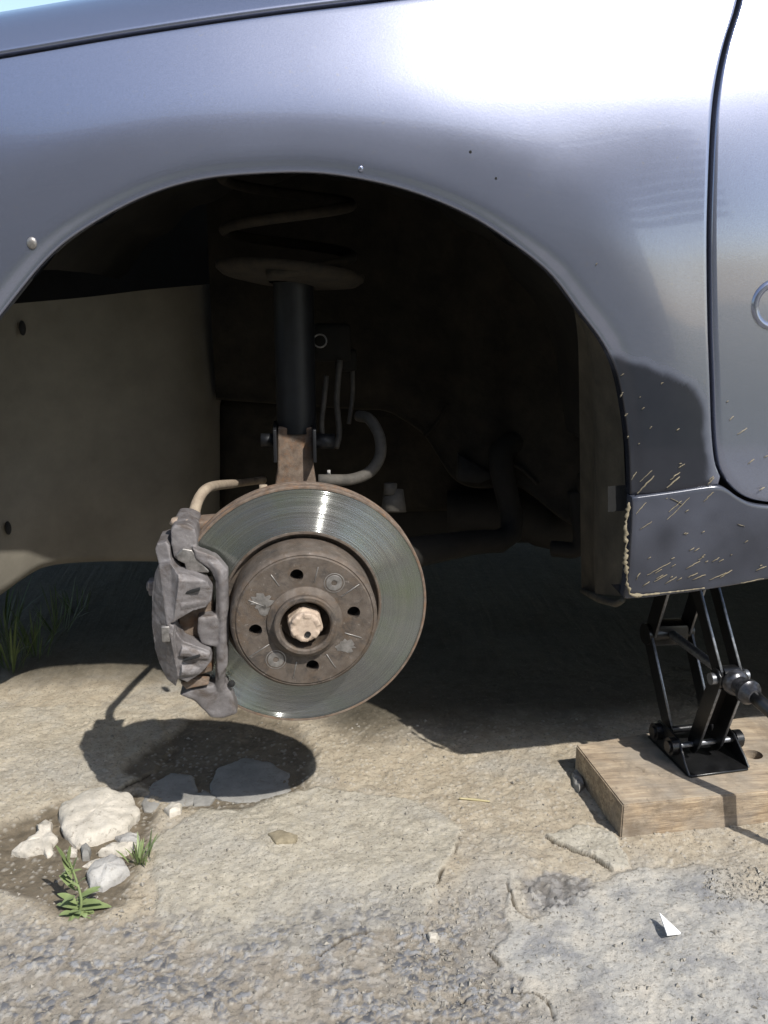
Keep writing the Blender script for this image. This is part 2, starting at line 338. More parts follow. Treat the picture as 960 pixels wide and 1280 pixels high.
def height(x,y,full=False):
    wx=x+.006*fbm2(x*60,y*60,3,3)+.0012*fbm2(x*190,y*190,2,5); wy=y+.006*fbm2(x*60,y*60,3,31)+.0012*fbm2(x*190,y*190,2,55)
    lo=fbm2(x*5,y*5,3,1); mid=fbm2(x*28,y*28,4,2); fine=fbm2(x*130,y*130,3,4)
    near=np.exp(-((np.maximum(0,np.hypot(x,y)-1.2))/3)**2)
    soil=np.maximum(sstep(-.010,.012,sdf(wx,wy,SOIL)),.9*sstep(-.01,.012,sdf(wx,wy,SOIL2)))
    a=sstep(-.004,.004,sdf(wx,wy,SLABA)); b=sstep(-.004,.004,sdf(wx,wy,SLABB)); c=sstep(-.003,.003,sdf(wx,wy,SLABC)); fl=sstep(-.0025,.0025,sdf(wx,wy,FLAKE))
    as_=sstep(-.006,.006,sdf(wx,wy,ASPH))
    # coarse aggregate towards the camera, strongest on the left
    agg=sstep(-.03,.06,(-.055-y)+.05*fbm2(x*9,y*9,3,8)-.18*np.maximum(0,x-.05)+.02*fbm2(x*40,y*40,3,12))
    agg=np.maximum(agg*(1-c),0)
    d1,d2,cid=voro2(x*105+1.1*fbm2(x*70,y*70,3,61),y*125+1.1*fbm2(x*70,y*70,3,62),3); st=np.clip((d2-d1)*3.5-.15,0,1)*(cid>.30)*sstep(-.30,.05,fbm2(x*26,y*26,3,90))
    e1,e2,ci2=voro2(x*160,y*160,13); peb=np.clip(.45-e1,0,1)*(ci2>.80)
    z=.008*lo*near+.0030*mid+.0016*fine
    z=z+.0040*a+.0026*b+.0026*c+.0045*fl-.006*soil
    z=z+agg*(.0016*st*(.5+cid)-.0006+.0012*fbm2(x*210,y*210,2,91))+peb*.0045*(1-.6*b)*(1-.4*c)*sstep(.48,.40,y)+as_*(.003*fine+.004*(st-.5))
    # hairline cracks
    cr=np.zeros_like(x)
    for pts,w in CR: cr=np.maximum(cr,(1-sstep(w*.25,w*.85,dline(wx,wy,gp(pts))))*sstep(-.35,.05,fbm2(x*45,y*45,2,66)))
    z=z-.004*cr
    k=sstep(.9,.5,np.abs(x-.05))*sstep(1.5,.9,y)   # flat where the block and jack stand
    if not full: return z
    return z,soil,a,b,c,fl,agg,as_,cr,st,cid,peb
CR=[([(190,962),(150,985),(100,1000),(40,1032),(-40,1060)],.003),([(575,1035),(572,1062),(556,1085),(545,1108)],.0022),([(528,1166),(490,1160),(442,1166),(398,1196)],.0024),
    ([(682,1046),(705,1058),(735,1070),(765,1086)],.0026),([(611,1190),(632,1211),(652,1222)],.0026),([(647,1238),(680,1250),(697,1280)],.002),([(630,1108),(642,1135),(668,1152)],.0022),
    ([(575,1252),(590,1240),(594,1222)],.0018),([(140,1122),(180,1125)],.002),([(445,1225),(480,1210),(520,1205)],.0015)]
xs=axis(-.62,.66,.0018,90); ys=axis(-.33,.50,.0018,90)
X,Y=np.meshgrid(xs,ys,indexing='ij'); x=X.ravel(); y=Y.ravel()
z,soil,sa,sb,sc,sf,agg,asp,crk,stn,cid,peb=height(x,y,True)
n,m=X.shape; I=np.arange(n*m).reshape(n,m)
quads=np.stack([I[:-1,:-1],I[1:,:-1],I[1:,1:],I[:-1,1:]],-1).reshape(-1,4)
me=bpy.data.meshes.new('ground'); me.vertices.add(n*m); me.vertices.foreach_set('co',np.stack([x,y,z],1).ravel())
me.loops.add(quads.size); me.loops.foreach_set('vertex_index',quads.ravel()); me.polygons.add(len(quads))
me.polygons.foreach_set('loop_start',np.arange(0,quads.size,4)); me.polygons.foreach_set('loop_total',np.full(len(quads),4)); me.update()
def attr(me,name,v): a=me.attributes.new(name,'FLOAT','POINT'); a.data.foreach_set('value',np.asarray(v,np.float32))
attr(me,'soil',soil); attr(me,'slab',np.maximum.reduce([sa*.35,sb*.8,sf])); attr(me,'greyslab',sstep(-.05,.05,sdf(x,y,SLABC)+.07*fbm2(x*14,y*14,4,44))*(.55+.45*sc)); attr(me,'agg',np.maximum(agg*(.40+.60*stn),asp*.7)); attr(me,'crack',crk); attr(me,'peb',np.clip(peb*6,0,1)*sstep(.40,.28,y)); attr(me,'cid',cid)
attr(me,'yard',sstep(-2.3,-2.9,y+.3*fbm2(x*1.5,y*1.5,3,70)))
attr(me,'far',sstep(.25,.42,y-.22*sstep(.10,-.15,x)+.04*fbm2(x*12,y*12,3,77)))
def groundmat():
    m,t,b=newmat('old_concrete_ground'); v=coords(t)
    A=lambda k:N(t,'Attribute',attribute_name=k).outputs['Fac']
    n1=noisy(t,v,7,7,.65); n2=noisy(t,v,38,7,.7); n3=noisy(t,v,260,5,.75); n4=noisy(t,v,17,6,.6)
    tan=ramp(t,n2,[(.25,(.26,.215,.155)),(.5,(.38,.325,.245)),(.75,(.465,.41,.32))]).outputs[0]
    slab=ramp(t,n2,[(.25,(.29,.26,.21)),(.5,(.41,.375,.305)),(.75,(.50,.46,.385))]).outputs[0]
    grey=ramp(t,n4,[(.32,(.22,.22,.225)),(.5,(.37,.355,.325)),(.68,(.48,.44,.375))]).outputs[0]
    soil=ramp(t,n2,[(.3,(.10,.082,.058)),(.7,(.185,.152,.11))]).outputs[0]
    agg=ramp(t,A('cid'),[(.3,(.085,.086,.094)),(.6,(.16,.162,.172)),(.95,(.27,.27,.275))]).outputs[0]
    c=mixc(t,A('slab'),tan,slab); c=mixc(t,ramp(t,n1,[(.48,(0,0,0)),(.66,(.6,.6,.6))]).outputs[0],c,(.35,.335,.305))
    c=mixc(t,A('greyslab'),c,grey); c=mixc(t,A('agg'),c,agg)
    c=mixc(t,A('soil'),c,soil)
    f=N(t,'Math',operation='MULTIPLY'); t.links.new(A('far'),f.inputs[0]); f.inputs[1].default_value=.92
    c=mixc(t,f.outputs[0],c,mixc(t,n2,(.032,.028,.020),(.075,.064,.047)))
    c=mixc(t,ramp(t,n3,[(.33,(.85,.85,.85)),(.46,(0,0,0))]).outputs[0],c,(.11,.10,.08))
    c=mixc(t,ramp(t,n3,[(.60,(0,0,0)),(.74,(.35,.35,.35))]).outputs[0],c,(.50,.46,.39))
    p=N(t,'Math',operation='MULTIPLY'); t.links.new(A('peb'),p.inputs[0]); p.inputs[1].default_value=.5
    c=mixc(t,p.outputs[0],c,(.40,.375,.33)); c=mixc(t,A('crack'),c,(.085,.07,.05))
    c=mixc(t,ramp(t,noisy(t,v,110,4,.7),[(.60,(0,0,0)),(.72,(.6,.6,.6))]).outputs[0],c,(.17,.15,.12))
    c=mixc(t,A('yard'),c,mixc(t,n2,(.035,.05,.018),(.08,.095,.035)))
    t.links.new(c,b.inputs['Base Color']); b.inputs['Roughness'].default_value=.95; b.inputs['Specular IOR Level'].default_value=.15
    a=bump(t,n3,b,.8,.0022); a=bump(t,noisy(t,v,75,5,.65),b,.45,.004,a); bump(t,noisy(t,v,700,3,.8),b,.8,.0010,a); return m
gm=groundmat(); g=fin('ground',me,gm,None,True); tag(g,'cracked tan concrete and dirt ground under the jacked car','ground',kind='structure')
# nearest ground heights for things that stand on it
def gz(px,py): return float(z[I[np.abs(xs-px).argmin(),np.abs(ys-py).argmin()]])

# ------------------------------------------------------------------ unseen building added across the yard, shaped to give the paint its grey reflection
M['render']=mat_rough('reflection_house_grey',(.12,.115,.11),(.17,.16,.15),3,.9,0,.4,.004,40)
M['reflection_dark']=mat_rough('reflection_house_dark',(.07,.065,.062),(.12,.11,.105),5,.8,0,.4,.01,12)
reflection_house=empty('reflection_house',(-4,-10,0),'unseen grey building added across the yard to be mirrored in the silver wing','reflection_house')
bm=bmesh.new(); boxm(bm,(-3.4,-12,3.1),(15,5,6.2),None,.02); hw=bmobj('reflection_house_wall',bm,M['render'],reflection_house,False)
for k in range(6,15):      # blocks added at the corner to make its mirrored edge jagged
    bm=bmesh.new(); boxm(bm,(4.1+.28,-9.72,.42+k*.42),(.56,.42,.21),None,.01); bmobj('jag_block',bm,M['render'],hw,False)
bm=bmesh.new(); v=[(-11.4,-9.1,6.05),(4.4,-9.1,6.05),(4.4,-12,8.2),(-11.4,-12,8.2),(-11.4,-14.9,6.05),(4.4,-14.9,6.05)]; v+=[(a,b,c+.16) for a,b,c in v]
addto(bm,v,[(0,1,2,3),(3,2,5,4),(6,9,8,7),(9,10,11,8),(0,6,7,1),(4,5,11,10),(0,3,9,6),(3,4,10,9),(1,7,8,2),(2,8,11,5)]); bmobj('reflection_house_roof',bm,M['reflection_dark'],reflection_house,False)
for wx in (-9.5,-6.5,-3.5,-.5,2.5):
    for wz in (1.6,4.2):
        bm=bmesh.new(); boxm(bm,(wx,-9.48,wz),(1.2,.10,1.1),None,.01); w_=bmobj('reflection_house_window',bm,M['reflection_dark'],reflection_house,False)
        bm=bmesh.new(); boxm(bm,(wx,-9.43,wz),(1.06,.02,.96)); bmobj('pane',bm,M['glass'],w_,False)

# ------------------------------------------------------------------ car
car=empty('car',(0,.4,0),'silver grey car jacked up with its front wheel off, brake disc exposed','car')
ARCH=[(-95,700),(-90,600),(-70,520),(-35,440),(8,380),(60,318),(110,280),(180,243),(250,222),(330,214),(400,214),(470,225),(530,242),(590,268),(640,300),(690,340),(725,385),(755,425),(772,460),(783,510),(789,560),(791.5,618)]
def base(x,z):
    t0=np.maximum(0,z-.69); t=np.minimum(t0,.34); Y=.72*t**2+.03*np.maximum(0,z-.5)+1.44*.34*(t0-t)
    l=np.maximum(0,.44-z); Y=Y+1.2*l**2
    Y=Y+.16*np.maximum(0,-x-.05)**2
    return Y
def onsurf(px,py,f=base,off=0.):
    d=ray(px,py); lo,hi=-.06,.60
    for k in range(3):
        Ys=np.linspace(lo,hi,49); q=CAM[None]+d[None]*((Ys-CAM[1])/d[1])[:,None]
        g_=f(q[:,0],q[:,2])+off-Ys; i=int(np.argmax(g_<=0)) if (g_<=0).any() else 48
        lo,hi=Ys[max(i-1,0)],Ys[i]
    return P(px,py,(lo+hi)/2)
arch_xz=np.array([onsurf(*p)[[0,2]] for p in spline(ARCH,160)])
def flare(x,z):
    d=dline(x,z,[tuple(q) for q in arch_xz[::3]]); return base(x,z)-.0020*np.exp(-((d-.06)/.055)**2)+.0030*np.exp(-(d/.010)**2)
GAPH=[(-420,133),(-200,104),(0,72),(160,45),(320,21),(480,1),(640,-19),(800,-38),(930,-60)]
GAPD=[(935,-45),(922,10),(908,55),(898,100),(892,150),(888.5,220),(886.5,300),(887.5,400),(890,480),(892,540),(896,578),(903,596),(914,611),(930,622),(950,627),(985,630),(1060,631),(1300,632)]
def sidecurve(pts,dx,dy,n): return np.array([onsurf(q[0]+dx,q[1]+dy,flare)[[0,2]] for q in spline(pts,n)])
def panel(name,A,B,mat,f,parent,m=48,ease=1.6,lipA=.018,lipB=.018,ends=True):
    """skin between two matched (x,z) curves, edges rounded and turned inwards"""
    n=len(A); ts=np.linspace(0,1,m)**ease; g_=[]
    for i in range(n):
        r=[A[i]+(B[i]-A[i])*t for t in ts]; g_.append(r)
    g_=np.array(g_); Yv=f(g_[...,0].ravel(),g_[...,1].ravel()).reshape(n,m)
    full=np.stack([g_[...,0],Yv,g_[...,1]],-1)
    def ring(edge,inner,lip):
        o=edge-inner; o[...,1]=0; o=o/np.maximum(np.linalg.norm(o,axis=-1,keepdims=True),1e-9)
        a=edge+o*.0012; a[...,1]+=.0007; b_=edge+o*.002; b_[...,1]+=.0022; c_=edge+o*.002; c_[...,1]+=lip
        return a,b_,c_
    a,b_,c_=ring(full[:,0],full[:,2],lipA); d,e,h=ring(full[:,-1],full[:,-3],lipB)
    full=np.concatenate([c_[:,None],b_[:,None],a[:,None],full,d[:,None],e[:,None],h[:,None]],1)
    if ends:
        s=[]
        for ed,inn in ((full[0],full[2]),(full[-1],full[-3])):
            a,b_,c_=ring(ed,inn,.018); s.append((a,b_,c_))
        full=np.concatenate([s[0][2][None],s[0][1][None],s[0][0][None],full,s[1][0][None],s[1][1][None],s[1][2][None]],0)
    nn,mm=full.shape[:2]
    return mesh(name,full.reshape(-1,3),gridfaces(nn,mm),mat,parent)
def setdark(o,fn):
    c=np.array([v.co for v in o.data.vertices]); attr(o.data,'painted_dark',fn(c))
# front wing
i1=np.abs(arch_xz[:,0]-onsurf(8,380)[0]).argmin(); i2=np.abs(arch_xz[:,0]-onsurf(660,315)[0])[80:].argmin()+80
Aseg=[resample(arch_xz[:i1+1],30),resample(arch_xz[i1:i2+1],110)[1:],resample(arch_xz[i2:],80)[1:]]
gh=sidecurve(GAPH,0,3.5,110); gd=sidecurve([q for q in GAPD if q[1]<600],-4,0,90)
gd=np.vstack([gd,onsurf(897,604,flare)[[0,2]]])
left=resample([(-.62,.36),(-.62,gh[0][1]-.02),gh[0]],30)
B=np.vstack([left,resample(gh,110)[1:],resample(gd,80)[1:]]); A=np.vstack(Aseg)
fender=panel('front_wing',A,B,M['paint_dark'],flare,car,56,1.5)
tag(fender,'silver front wing with rounded wheel arch and dark lower corner')
reflpoly=[tuple(onsurf(*q)[[0,2]]) for q in [(766,444),(800,450),(830,463),(862,478),(878,498),(884,540),(890,600),(900,640),(760,640)]]
def reflfn(c):
    x_,z_=c[:,0],c[:,2]; d=dline(x_,z_,reflpoly,True); s=np.where(inpoly(x_,z_,reflpoly),d,-d); return sstep(-.007,.007,s+.004*fbm2(x_*60,z_*60,3,9))
setdark(fender,reflfn)  # dark mirrored patch put into the colour of the wing's lower corner
# door
dl=sidecurve(GAPD,4.5,-1.5,150); k=int(np.argmin(dl[:,1]+dl[:,0]*.3))
right=resample([(1.25,1.02),(1.25,dl[-1][1]+.002)],150)
kc=np.linspace(0,1,150)
DB=np.stack([np.full(150,1.22),np.interp(kc,[0,.8,1],[dl[0][1],dl[-1][1]+.10,dl[-1][1]+.004])],1)
def doorf(x,z): return base(x,z)-.001
ddl=resample(dl,150)
# walk the left edge and the bottom edge as one boundary; the far boundary is the rear of the door and its waist line
topb=resample([(dl[0][0]+.004,dl[0][1]+.004),(.70,dl[0][1]+.012),(1.22,dl[0][1]+.02),(1.22,.80),(1.22,dl[-1][1]+.003)],150)
door=panel('door',ddl,topb,M['paint'],doorf,car,40,1.3); tag(door,'front door edge at the right of the wheel arch')
# round rubber side plug on the door
q=onsurf(970,381,doorf); bm=bmesh.new(); T=Matrix.Translation((q[0],q[1]-.001,q[2]))@Matrix.Rotation(R(90),4,'X')
lathe(bm,[(0,-.006),(.0165,-.006),(.0185,-.001),(.0215,.0015),(.0235,.0020),(.0255,.0012),(.027,-.001)],40,T)
bmobj('door_plug',bm,M['paint'],door); bm=bmesh.new(); lathe(bm,[(0,-.0035),(.0178,-.0035)],32,T); bmobj('plug_centre',bm,M['black'],door)
# sill
seam=[(792.5,623.5),(840,617),(880,611),(898,609.5),(908,613),(922,623),(938,631),(958,634.5),(985,636),(1060,637),(1300,638)]
bot=[(783.5,747),(810,745.5),(840,741.5),(870,738),(900,733),(930,728),(960,722.5),(990,719),(1060,712),(1300,690)]
def sillf(x,z): return base(x,z)-.004+.0*x
sA=np.array([onsurf(q[0],q[1],sillf)[[0,2]] for q in spline(seam,90)]); sB=np.array([onsurf(q[0],q[1],sillf)[[0,2]] for q in spline(bot,90)])
sill=panel('sill',sA,sB,M['paint_dark'],sillf,car,24,1.0,.012,.05); setdark(sill,lambda c:np.clip(.86+.12*fbm2(c[:,0]*30,c[:,2]*30,3,4),0,1)); tag(sill,'dark mud streaked sill below the door')
# mud crust along the sill's front edge, and dried streaks
bm=bmesh.new(); cr=spline([(787,628),(783,655),(782,690),(783,715),(786,735),(792,744),(830,741),(880,735)],70)
pts=[onsurf(q[0]+random.uniform(-1.5,1.5),q[1],sillf,-.002) for q in cr]
tube('',pts,[random.choice([.0007,.001,.0016,.0024,.0030])*random.uniform(.7,1.2)*(1 if i<48 else .4) for i in range(70)],None,None,7,bm=bm,smoothpts=False)
def streak(bm,x0,y0,x1,y1,w,f,off):
    a=onsurf(x0,y0,f,off); b=onsurf(x1,y1,f,off); d=b-a; nrm=np.cross(d,[0,1,0]); nrm/=np.linalg.norm(nrm); k=7
    v=[];fc=[]
    for i in range(k+1):
        t=i/k; p=a+d*t; ww=w*(math.sin(math.pi*min(.97,t+.03))**.7)*random.uniform(.55,1.3)/2; j=nrm*random.uniform(-.4,.4)*w
        v+= [p+nrm*ww+j+[0,.0016,0],p+j+[0,-.0008,0],p-nrm*ww+j+[0,.0016,0]]
    for i in range(k): fc+=[(3*i,3*i+1,3*i+4,3*i+3),(3*i+1,3*i+2,3*i+5,3*i+4)]
    addto(bm,v,fc)
for a in [(795,643,808,628),(797,617,818,595),(834,650,862,622),(836,640,852,626),(834,610,850,596),(838,623,853,630),(880,627,892,615),(885,606,893,597),(809,719,838,703),(818,727,834,718),(834,728,846,721),(866,725,882,718),(887,725,908,716),(900,722,915,712),(945,713,958,708),(795,725,800,716),(858,711,875,701),(800,662,815,652),(803,733,812,727),(922,655,931,658),(926,729,955,723),(860,722,872,716)]:
    streak(bm,*a,random.uniform(.0006,.0015),sillf,-.0006)
for a in range(26):
    x0=random.uniform(795,960); y0=random.uniform(690,735)-.12*(x0-795)+6 if random.random()<.6 else random.uniform(625,735)-.1*(x0-795); l=random.uniform(2,9)
    streak(bm,x0,y0,x0+l,y0-l*.6,random.uniform(.0004,.0011),sillf,-.0006)
bmobj('mud_streaks',bm,M['mud'],sill)['kind']='stuff'
bm=bmesh.new()
for a in [(784,548,786,545),(776,470,780,467),(776,497,779,490),(800,602,815,588),(838,600,850,590),(886,601,892,595),(781,520,785,517),(812,536,815,533),(789,600,796,590),(848,585,856,580),(744,332,747,329),(826,480,829,478),(798,556,800,554)]+[(x0,y0,x0+random.uniform(1,4),y0-random.uniform(1,3)) for x0,y0 in [(random.uniform(785,885),random.uniform(470,605)) for _ in range(4)]]:
    streak(bm,*a,random.uniform(.0005,.0014),flare,-.0008)
bmobj('mud_specks',bm,M['mud'],fender)['kind']='stuff'
bm=bmesh.new()
for a in [(922,543,934,535),(935,580,943,574),(955,572,966,566),(912,526,917,520),(908,503,911,501)]: streak(bm,*a,.0009,doorf,-.0008)
bmobj('mud_specks',bm,M['mud'],door)['kind']='stuff'
# small chip screw on the wing and a dent-like stud at the arch
for px,py,r in ((40,304,.0050),(451,211,.0026),(588,190,.0014),(620,223,.0012)):
    q=onsurf(px,py,flare); bm=bmesh.new(); t=bmesh.new(); bmesh.ops.create_uvsphere(t,u_segments=14,v_segments=8,radius=r); t.transform(Matrix.Diagonal((1,.45,1.2,1)))
    merge(bm,t,Matrix.Translation(q)); bmobj('paint_chip' if r<.005 else 'trim_stud',bm,M['steel'] if r>.004 else (M['paint'] if r>.002 else M['black']),fender)
# dark closings behind the panel gaps
def strip(name,pts,hw,off,f,mat,parent,horizontal=False):
    v=[]
    for q in spline(pts,60):
        for s in (-1,1):
            v.append(onsurf(q[0]+(0 if horizontal else s*hw),q[1]+(s*hw if horizontal else 0),f,off))
    return mesh(name,v,gridfaces(60,2),mat,parent)
strip('door_seal',[q for q in GAPD if q[1]<615],22,.022,base,M['black'],door)
strip('sill_seal',[(760,624)]+seam[1:],16,.020,base,M['black'],sill,True)
# bonnet
bg_=np.array([onsurf(q[0],q[1]-4.2,flare) for q in spline(GAPH,70)]); rows=[]
for (dy,dz) in ((.022,-.0),(.0022,0),(.0006,.0012),(.004,.006),(.011,.014),(.022,.025),(.045,.041),(.08,.055),(.14,.066),(.25,.075),(.45,.082),(.70,.084),(1.0,.078),(1.28,.05),(1.40,-.02)):
    rows.append(bg_+np.array([0,dy,dz]))
rows[0]=bg_+np.array([0,.022,-.004])
bonnet=mesh('bonnet',np.stack(rows,1).reshape(-1,3),gridfaces(70,len(rows)),M['paint'],car)
v=[]
for q in spline(GAPH,60):
    p=onsurf(q[0],q[1],flare); v+= [p+[0,.012,-.03],p+[0,.020,-.006],p+[0,.05,.006]]
mesh('bonnet_seal',v,gridfaces(60,3),M['black'],bonnet)
q=bg_[np.abs(np.array([ (480+F*((b-CAM)@rt)/((b-CAM)@fw)) for b in bg_])-118).argmin()]+np.array([0,.08,.056])
bm=bmesh.new(); cyl(bm,q,q+np.array([0,.003,.012]),.006,12,.004); bmobj('washer_nozzle',bm,M['black'],bonnet)
# front bumper corner and rest of the shell
pl=spline([(-.43,.035),(-.52,.055),(-.66,.12),(-.76,.28),(-.81,.55),(-.82,.85),(-.81,1.15),(-.76,1.42),(-.62,1.58),(-.40,1.66)],60); v=[]
for px,py in pl:
    for zz,ins in ((.335,.05),(.330,.012),(.345,.0),(.45,-.006),(.58,0),(.615,.02),(.62,.06)):
        d=np.array([-.1-px,.8-py]); d=d/np.linalg.norm(d); v.append((px+d[0]*ins,py+d[1]*ins,zz))
mesh('front_bumper',v,gridfaces(60,7),M['paint'],car)
v=[]
for px,py in pl[14:]:
    for zz,ins in ((.61,.03),(.72,.06),(.84,.14),(.90,.22)): d=np.array([-.1-px,.8-py]); d=d/np.linalg.norm(d); v.append((px+d[0]*ins,py+d[1]*ins,zz))
mesh('front_grille',v,gridfaces(46,4),M['black'],car)
bm=bmesh.new(); boxm(bm,(1.75,.86,.375),(2.7,1.42,.03),None,.008); boxm(bm,(-.10,1.05,.30),(1.1,.95,.03),None,.008)
for yy in (.45,1.2): boxm(bm,(1.6,yy,.35),(2.3,.07,.04),None,.01)
bmobj('floor_pan',bm,M['shield'],car)
bm=bmesh.new(); boxm(bm,(1.3,1.66,.68),(4.0,.03,.68),None,.01); boxm(bm,(1.3,1.64,.30),(4.0,.05,.12)); bmobj('far_side_panel',bm,M['shield'],car)
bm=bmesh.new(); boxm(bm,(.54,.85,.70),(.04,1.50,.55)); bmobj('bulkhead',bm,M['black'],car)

# ---- wheel arch inside
la=np.array([onsurf(*p,flare) for p in spline(ARCH,120)]); cx,cz=.03,.45
ia=np.abs(la[:,0]-onsurf(8,380)[0]).argmin()
lv=[]; deps=[.004,.012,.03,.07,.13,.20,.27,.33,.38,.42,.47]
for i in range(ia+2,120):
    p=la[i]; r=np.array([p[0]-cx,p[2]-cz]); L=np.linalg.norm(r); r=r/L
    for d in deps:
        s=max(0,-r[0]); grow=.022*min(1,max(0,d-.004)/.03); infl=-.03*s*(d/.36)**2.2
        rr=L+grow+infl; lv.append((cx+r[0]*rr+.004*math.sin(d*40+i*.2),p[1]+.010+d,cz+r[1]*rr+.004*math.sin(i*.7)))
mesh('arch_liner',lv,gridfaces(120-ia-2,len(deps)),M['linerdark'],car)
# front liner: dusty panel that closes the front of the arch, its lower edge curving up to the bumper
top=[(-110,392,.05),(-50,386,.20),(8,381,.30),(90,373,.37),(170,364,.42),(222,359,.45),(252,356,.49),(272,354,.55),(284,353,.66)]
mid=[(-110,560,.05),(-50,560,.22),(8,560,.325),(90,560,.39),(170,560,.43),(225,560,.455),(255,560,.495),(274,560,.55),(284,560,.66)]
low=[(-110,830,.08),(-40,772,.27),(0,742,.335),(30,721,.362),(60,708,.39),(120,703,.43),(180,701,.44),(230,702,.46),(258,703,.50),(276,704,.56),(284,704,.66)]
def cv(pp,n): 
    s=spline(pp,n); return np.array([P(*q) for q in s])
T0,T1,T2=cv(top,40),cv(mid,40),cv(low,40); v=[]
for i in range(40):
    for t in np.linspace(0,1,30):
        p=T0[i]*(1-t)*(1-2*t)+4*T1[i]*t*(1-t)+T2[i]*t*(2*t-1) if False else (T0[i]*(1-2*t)+T1[i]*2*t if t<.5 else T1[i]*(2-2*t)+T2[i]*(2*t-1))
        p=p+np.array([.003,-.004,0])*math.sin(i*.35+t*3); v.append(p)
    e=T2[i]+np.array([-.01,.03,.004]); v.append(e)
fl_=mesh('front_liner',v,gridfaces(40,31),M['liner'],car); tag(fl_,'dusty brown liner panel at the front of the wheel arch')
for px,py,Yq in ((10,660,.325),(28,410,.318)):
    q=P(px,py,Yq); bm=bmesh.new(); t=bmesh.new(); bmesh.ops.create_uvsphere(t,u_segments=14,v_segments=8,radius=.0075); t.transform(Matrix.Diagonal((.6,.45,1.3,1))); merge(bm,t,Matrix.Translation(q)); bmobj('liner_clip',bm,M['black'],fl_)
# rear closing panel of the arch (faces forward), with a folded outer flange
v=[]; zc=spline([(715,372,.10),(722,420,.14),(724,500,.20),(725,600,.24),(726,690,.26),(727,738,.27)],40); zo=spline([(745,418,.012),(766,455,.010),(778,505,.010),(785,560,.010),(787,618,.012),(783,690,.014),(781,747,.016)],40)
for i in range(40):
    a=P(*zc[i]); b=P(*zo[i])
    for t in np.linspace(0,1,10):
        p=a+(b-a)*t; p=p+np.array([.006*math.sin(t*9),0,0]); v.append(p)
    v.append(b+np.array([.004,-.004,0]))
rl=mesh('rear_liner',v,gridfaces(40,11),M['rearliner'],car)
bm=bmesh.new(); tube('',[P(728,738,.26),P(745,746,.16),P(760,752,.09),P(770,755,.06),P(779,750,.02)],[.004,.005,.006,.004,.003],None,None,8,bm=bm); tube('',[P(763,560,.10),P(762,640,.11),P(763,735,.10)],.0032,None,None,8,bm=bm); bmobj('liner_rib',bm,M['rearliner'],rl)
# inner wing: pressed panel with a scalloped lower edge
edge=spline([(270,500,.50),(440,512,.49),(480,514,.48),(505,526,.46),(530,545,.45),(548,572,.44),(565,597,.43),(585,609,.41),(612,611,.40),(640,606,.40),(668,622,.38),(700,648,.36),(735,668,.34)],70)
v=[]
for i,q in enumerate(edge):
    b=P(*q); v+= [b+np.array([0,.05,.004]),b+np.array([0,.003,0]),b+np.array([0,-.004,.004]),b+np.array([0,0,.010])]
    for t in np.linspace(0,1,16)[1:]:
        p=b.copy(); p[2]=b[2]+.01+t*(.86-b[2]); p[1]=b[1]-.015*math.sin(t*5+i*.05)-.02*t; v.append(p)
iw=mesh('inner_wing',v,gridfaces(70,19),M['shield'],car)
bm=bmesh.new(); prism(bm,[tuple(P(*q,.395)[[0,2]]) for q in ((574,568),(592,579),(618,594),(610,598),(598,603),(572,600))],.388,.41); bmobj('drain_hole',bm,M['black'],iw)
tube('pressed_rib',[P(530,545,.432),P(545,530,.43),P(560,505,.43)],.003,M['shield'],iw,6); tube('pressed_rib',[P(620,570,.39),P(650,585,.385),P(672,605,.375)],.003,M['shield'],iw,6)
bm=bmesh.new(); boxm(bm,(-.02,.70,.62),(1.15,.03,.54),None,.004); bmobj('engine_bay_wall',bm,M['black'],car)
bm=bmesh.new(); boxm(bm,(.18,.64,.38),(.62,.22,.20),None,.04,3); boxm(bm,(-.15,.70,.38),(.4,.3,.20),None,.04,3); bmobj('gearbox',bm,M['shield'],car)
# subframe, lower arm, gearbox lump
bm=bmesh.new(); tube('',[P(430,715,.22),P(520,690,.28),P(590,678,.33),P(640,664,.36),(.30,.40,.42),(.42,.45,.40)],[.020,.022,.018,.017,.02,.02],None,None,12,bm=bm)
bmobj('lower_arm',bm,M['linerdark'],car)
bm=bmesh.new(); tube('',[P(560,640,.50),P(640,640,.48),P(700,660,.46),(.5,.46,.38)],[.035,.035,.03,.03],None,None,12,bm=bm); tube('',[P(690,686,.36),P(725,682,.34),(.40,.36,.36)],.012,None,None,10,bm=bm); boxm(bm,(.12,.60,.27),(1.0,.08,.11),None,.02); bmobj('subframe',bm,M['linerdark'],car)
bm=bmesh.new(); cyl(bm,P(492,640,.26),P(492,612,.27),.017,20,.013); cyl(bm,P(488,618,.262),P(488,604,.264),.009,14); bmobj('ball_joint',bm,M['rubber'],car)
# ---- strut
st=empty('strut_group',(0,0,0),None,None) if False else None
yS=.262; bm=bmesh.new(); a=P(371,540,yS); b=P(371,350,yS+.02)
lathe(bm,[(0,0),(.0255,0),(.0255,(b-a)[2]*.99),(0,(b-a)[2])],28,Matrix.Translation(a)@Matrix.Rotation(R(-3),4,'X')); strut=bmobj('strut',bm,M['strut'],car,angle=40)
bm=bmesh.new(); c0=P(362,352,yS+.0); prof=[(.026,-.003),(.06,-.002),(.084,.002),(.092,.008),(.093,.014),(.090,.014),(.082,.007),(.06,.004),(.026,.004)]
lathe(bm,prof,48,Matrix.Translation(c0)@Matrix.Rotation(R(6),4,'Y')@Matrix.Rotation(R(-9),4,'X')); bmobj('spring_seat',bm,M['springrust'],strut)
pts=[]
for i in range(150):
    t=i/149; w=-1.9+t*2*math.pi*2.6; pts.append(c0+np.array([.078*math.cos(w),.078*math.sin(w),.012+t*.16]))
tube('coil_spring',pts,.0068,M['springrust'],strut,8,smoothpts=False)
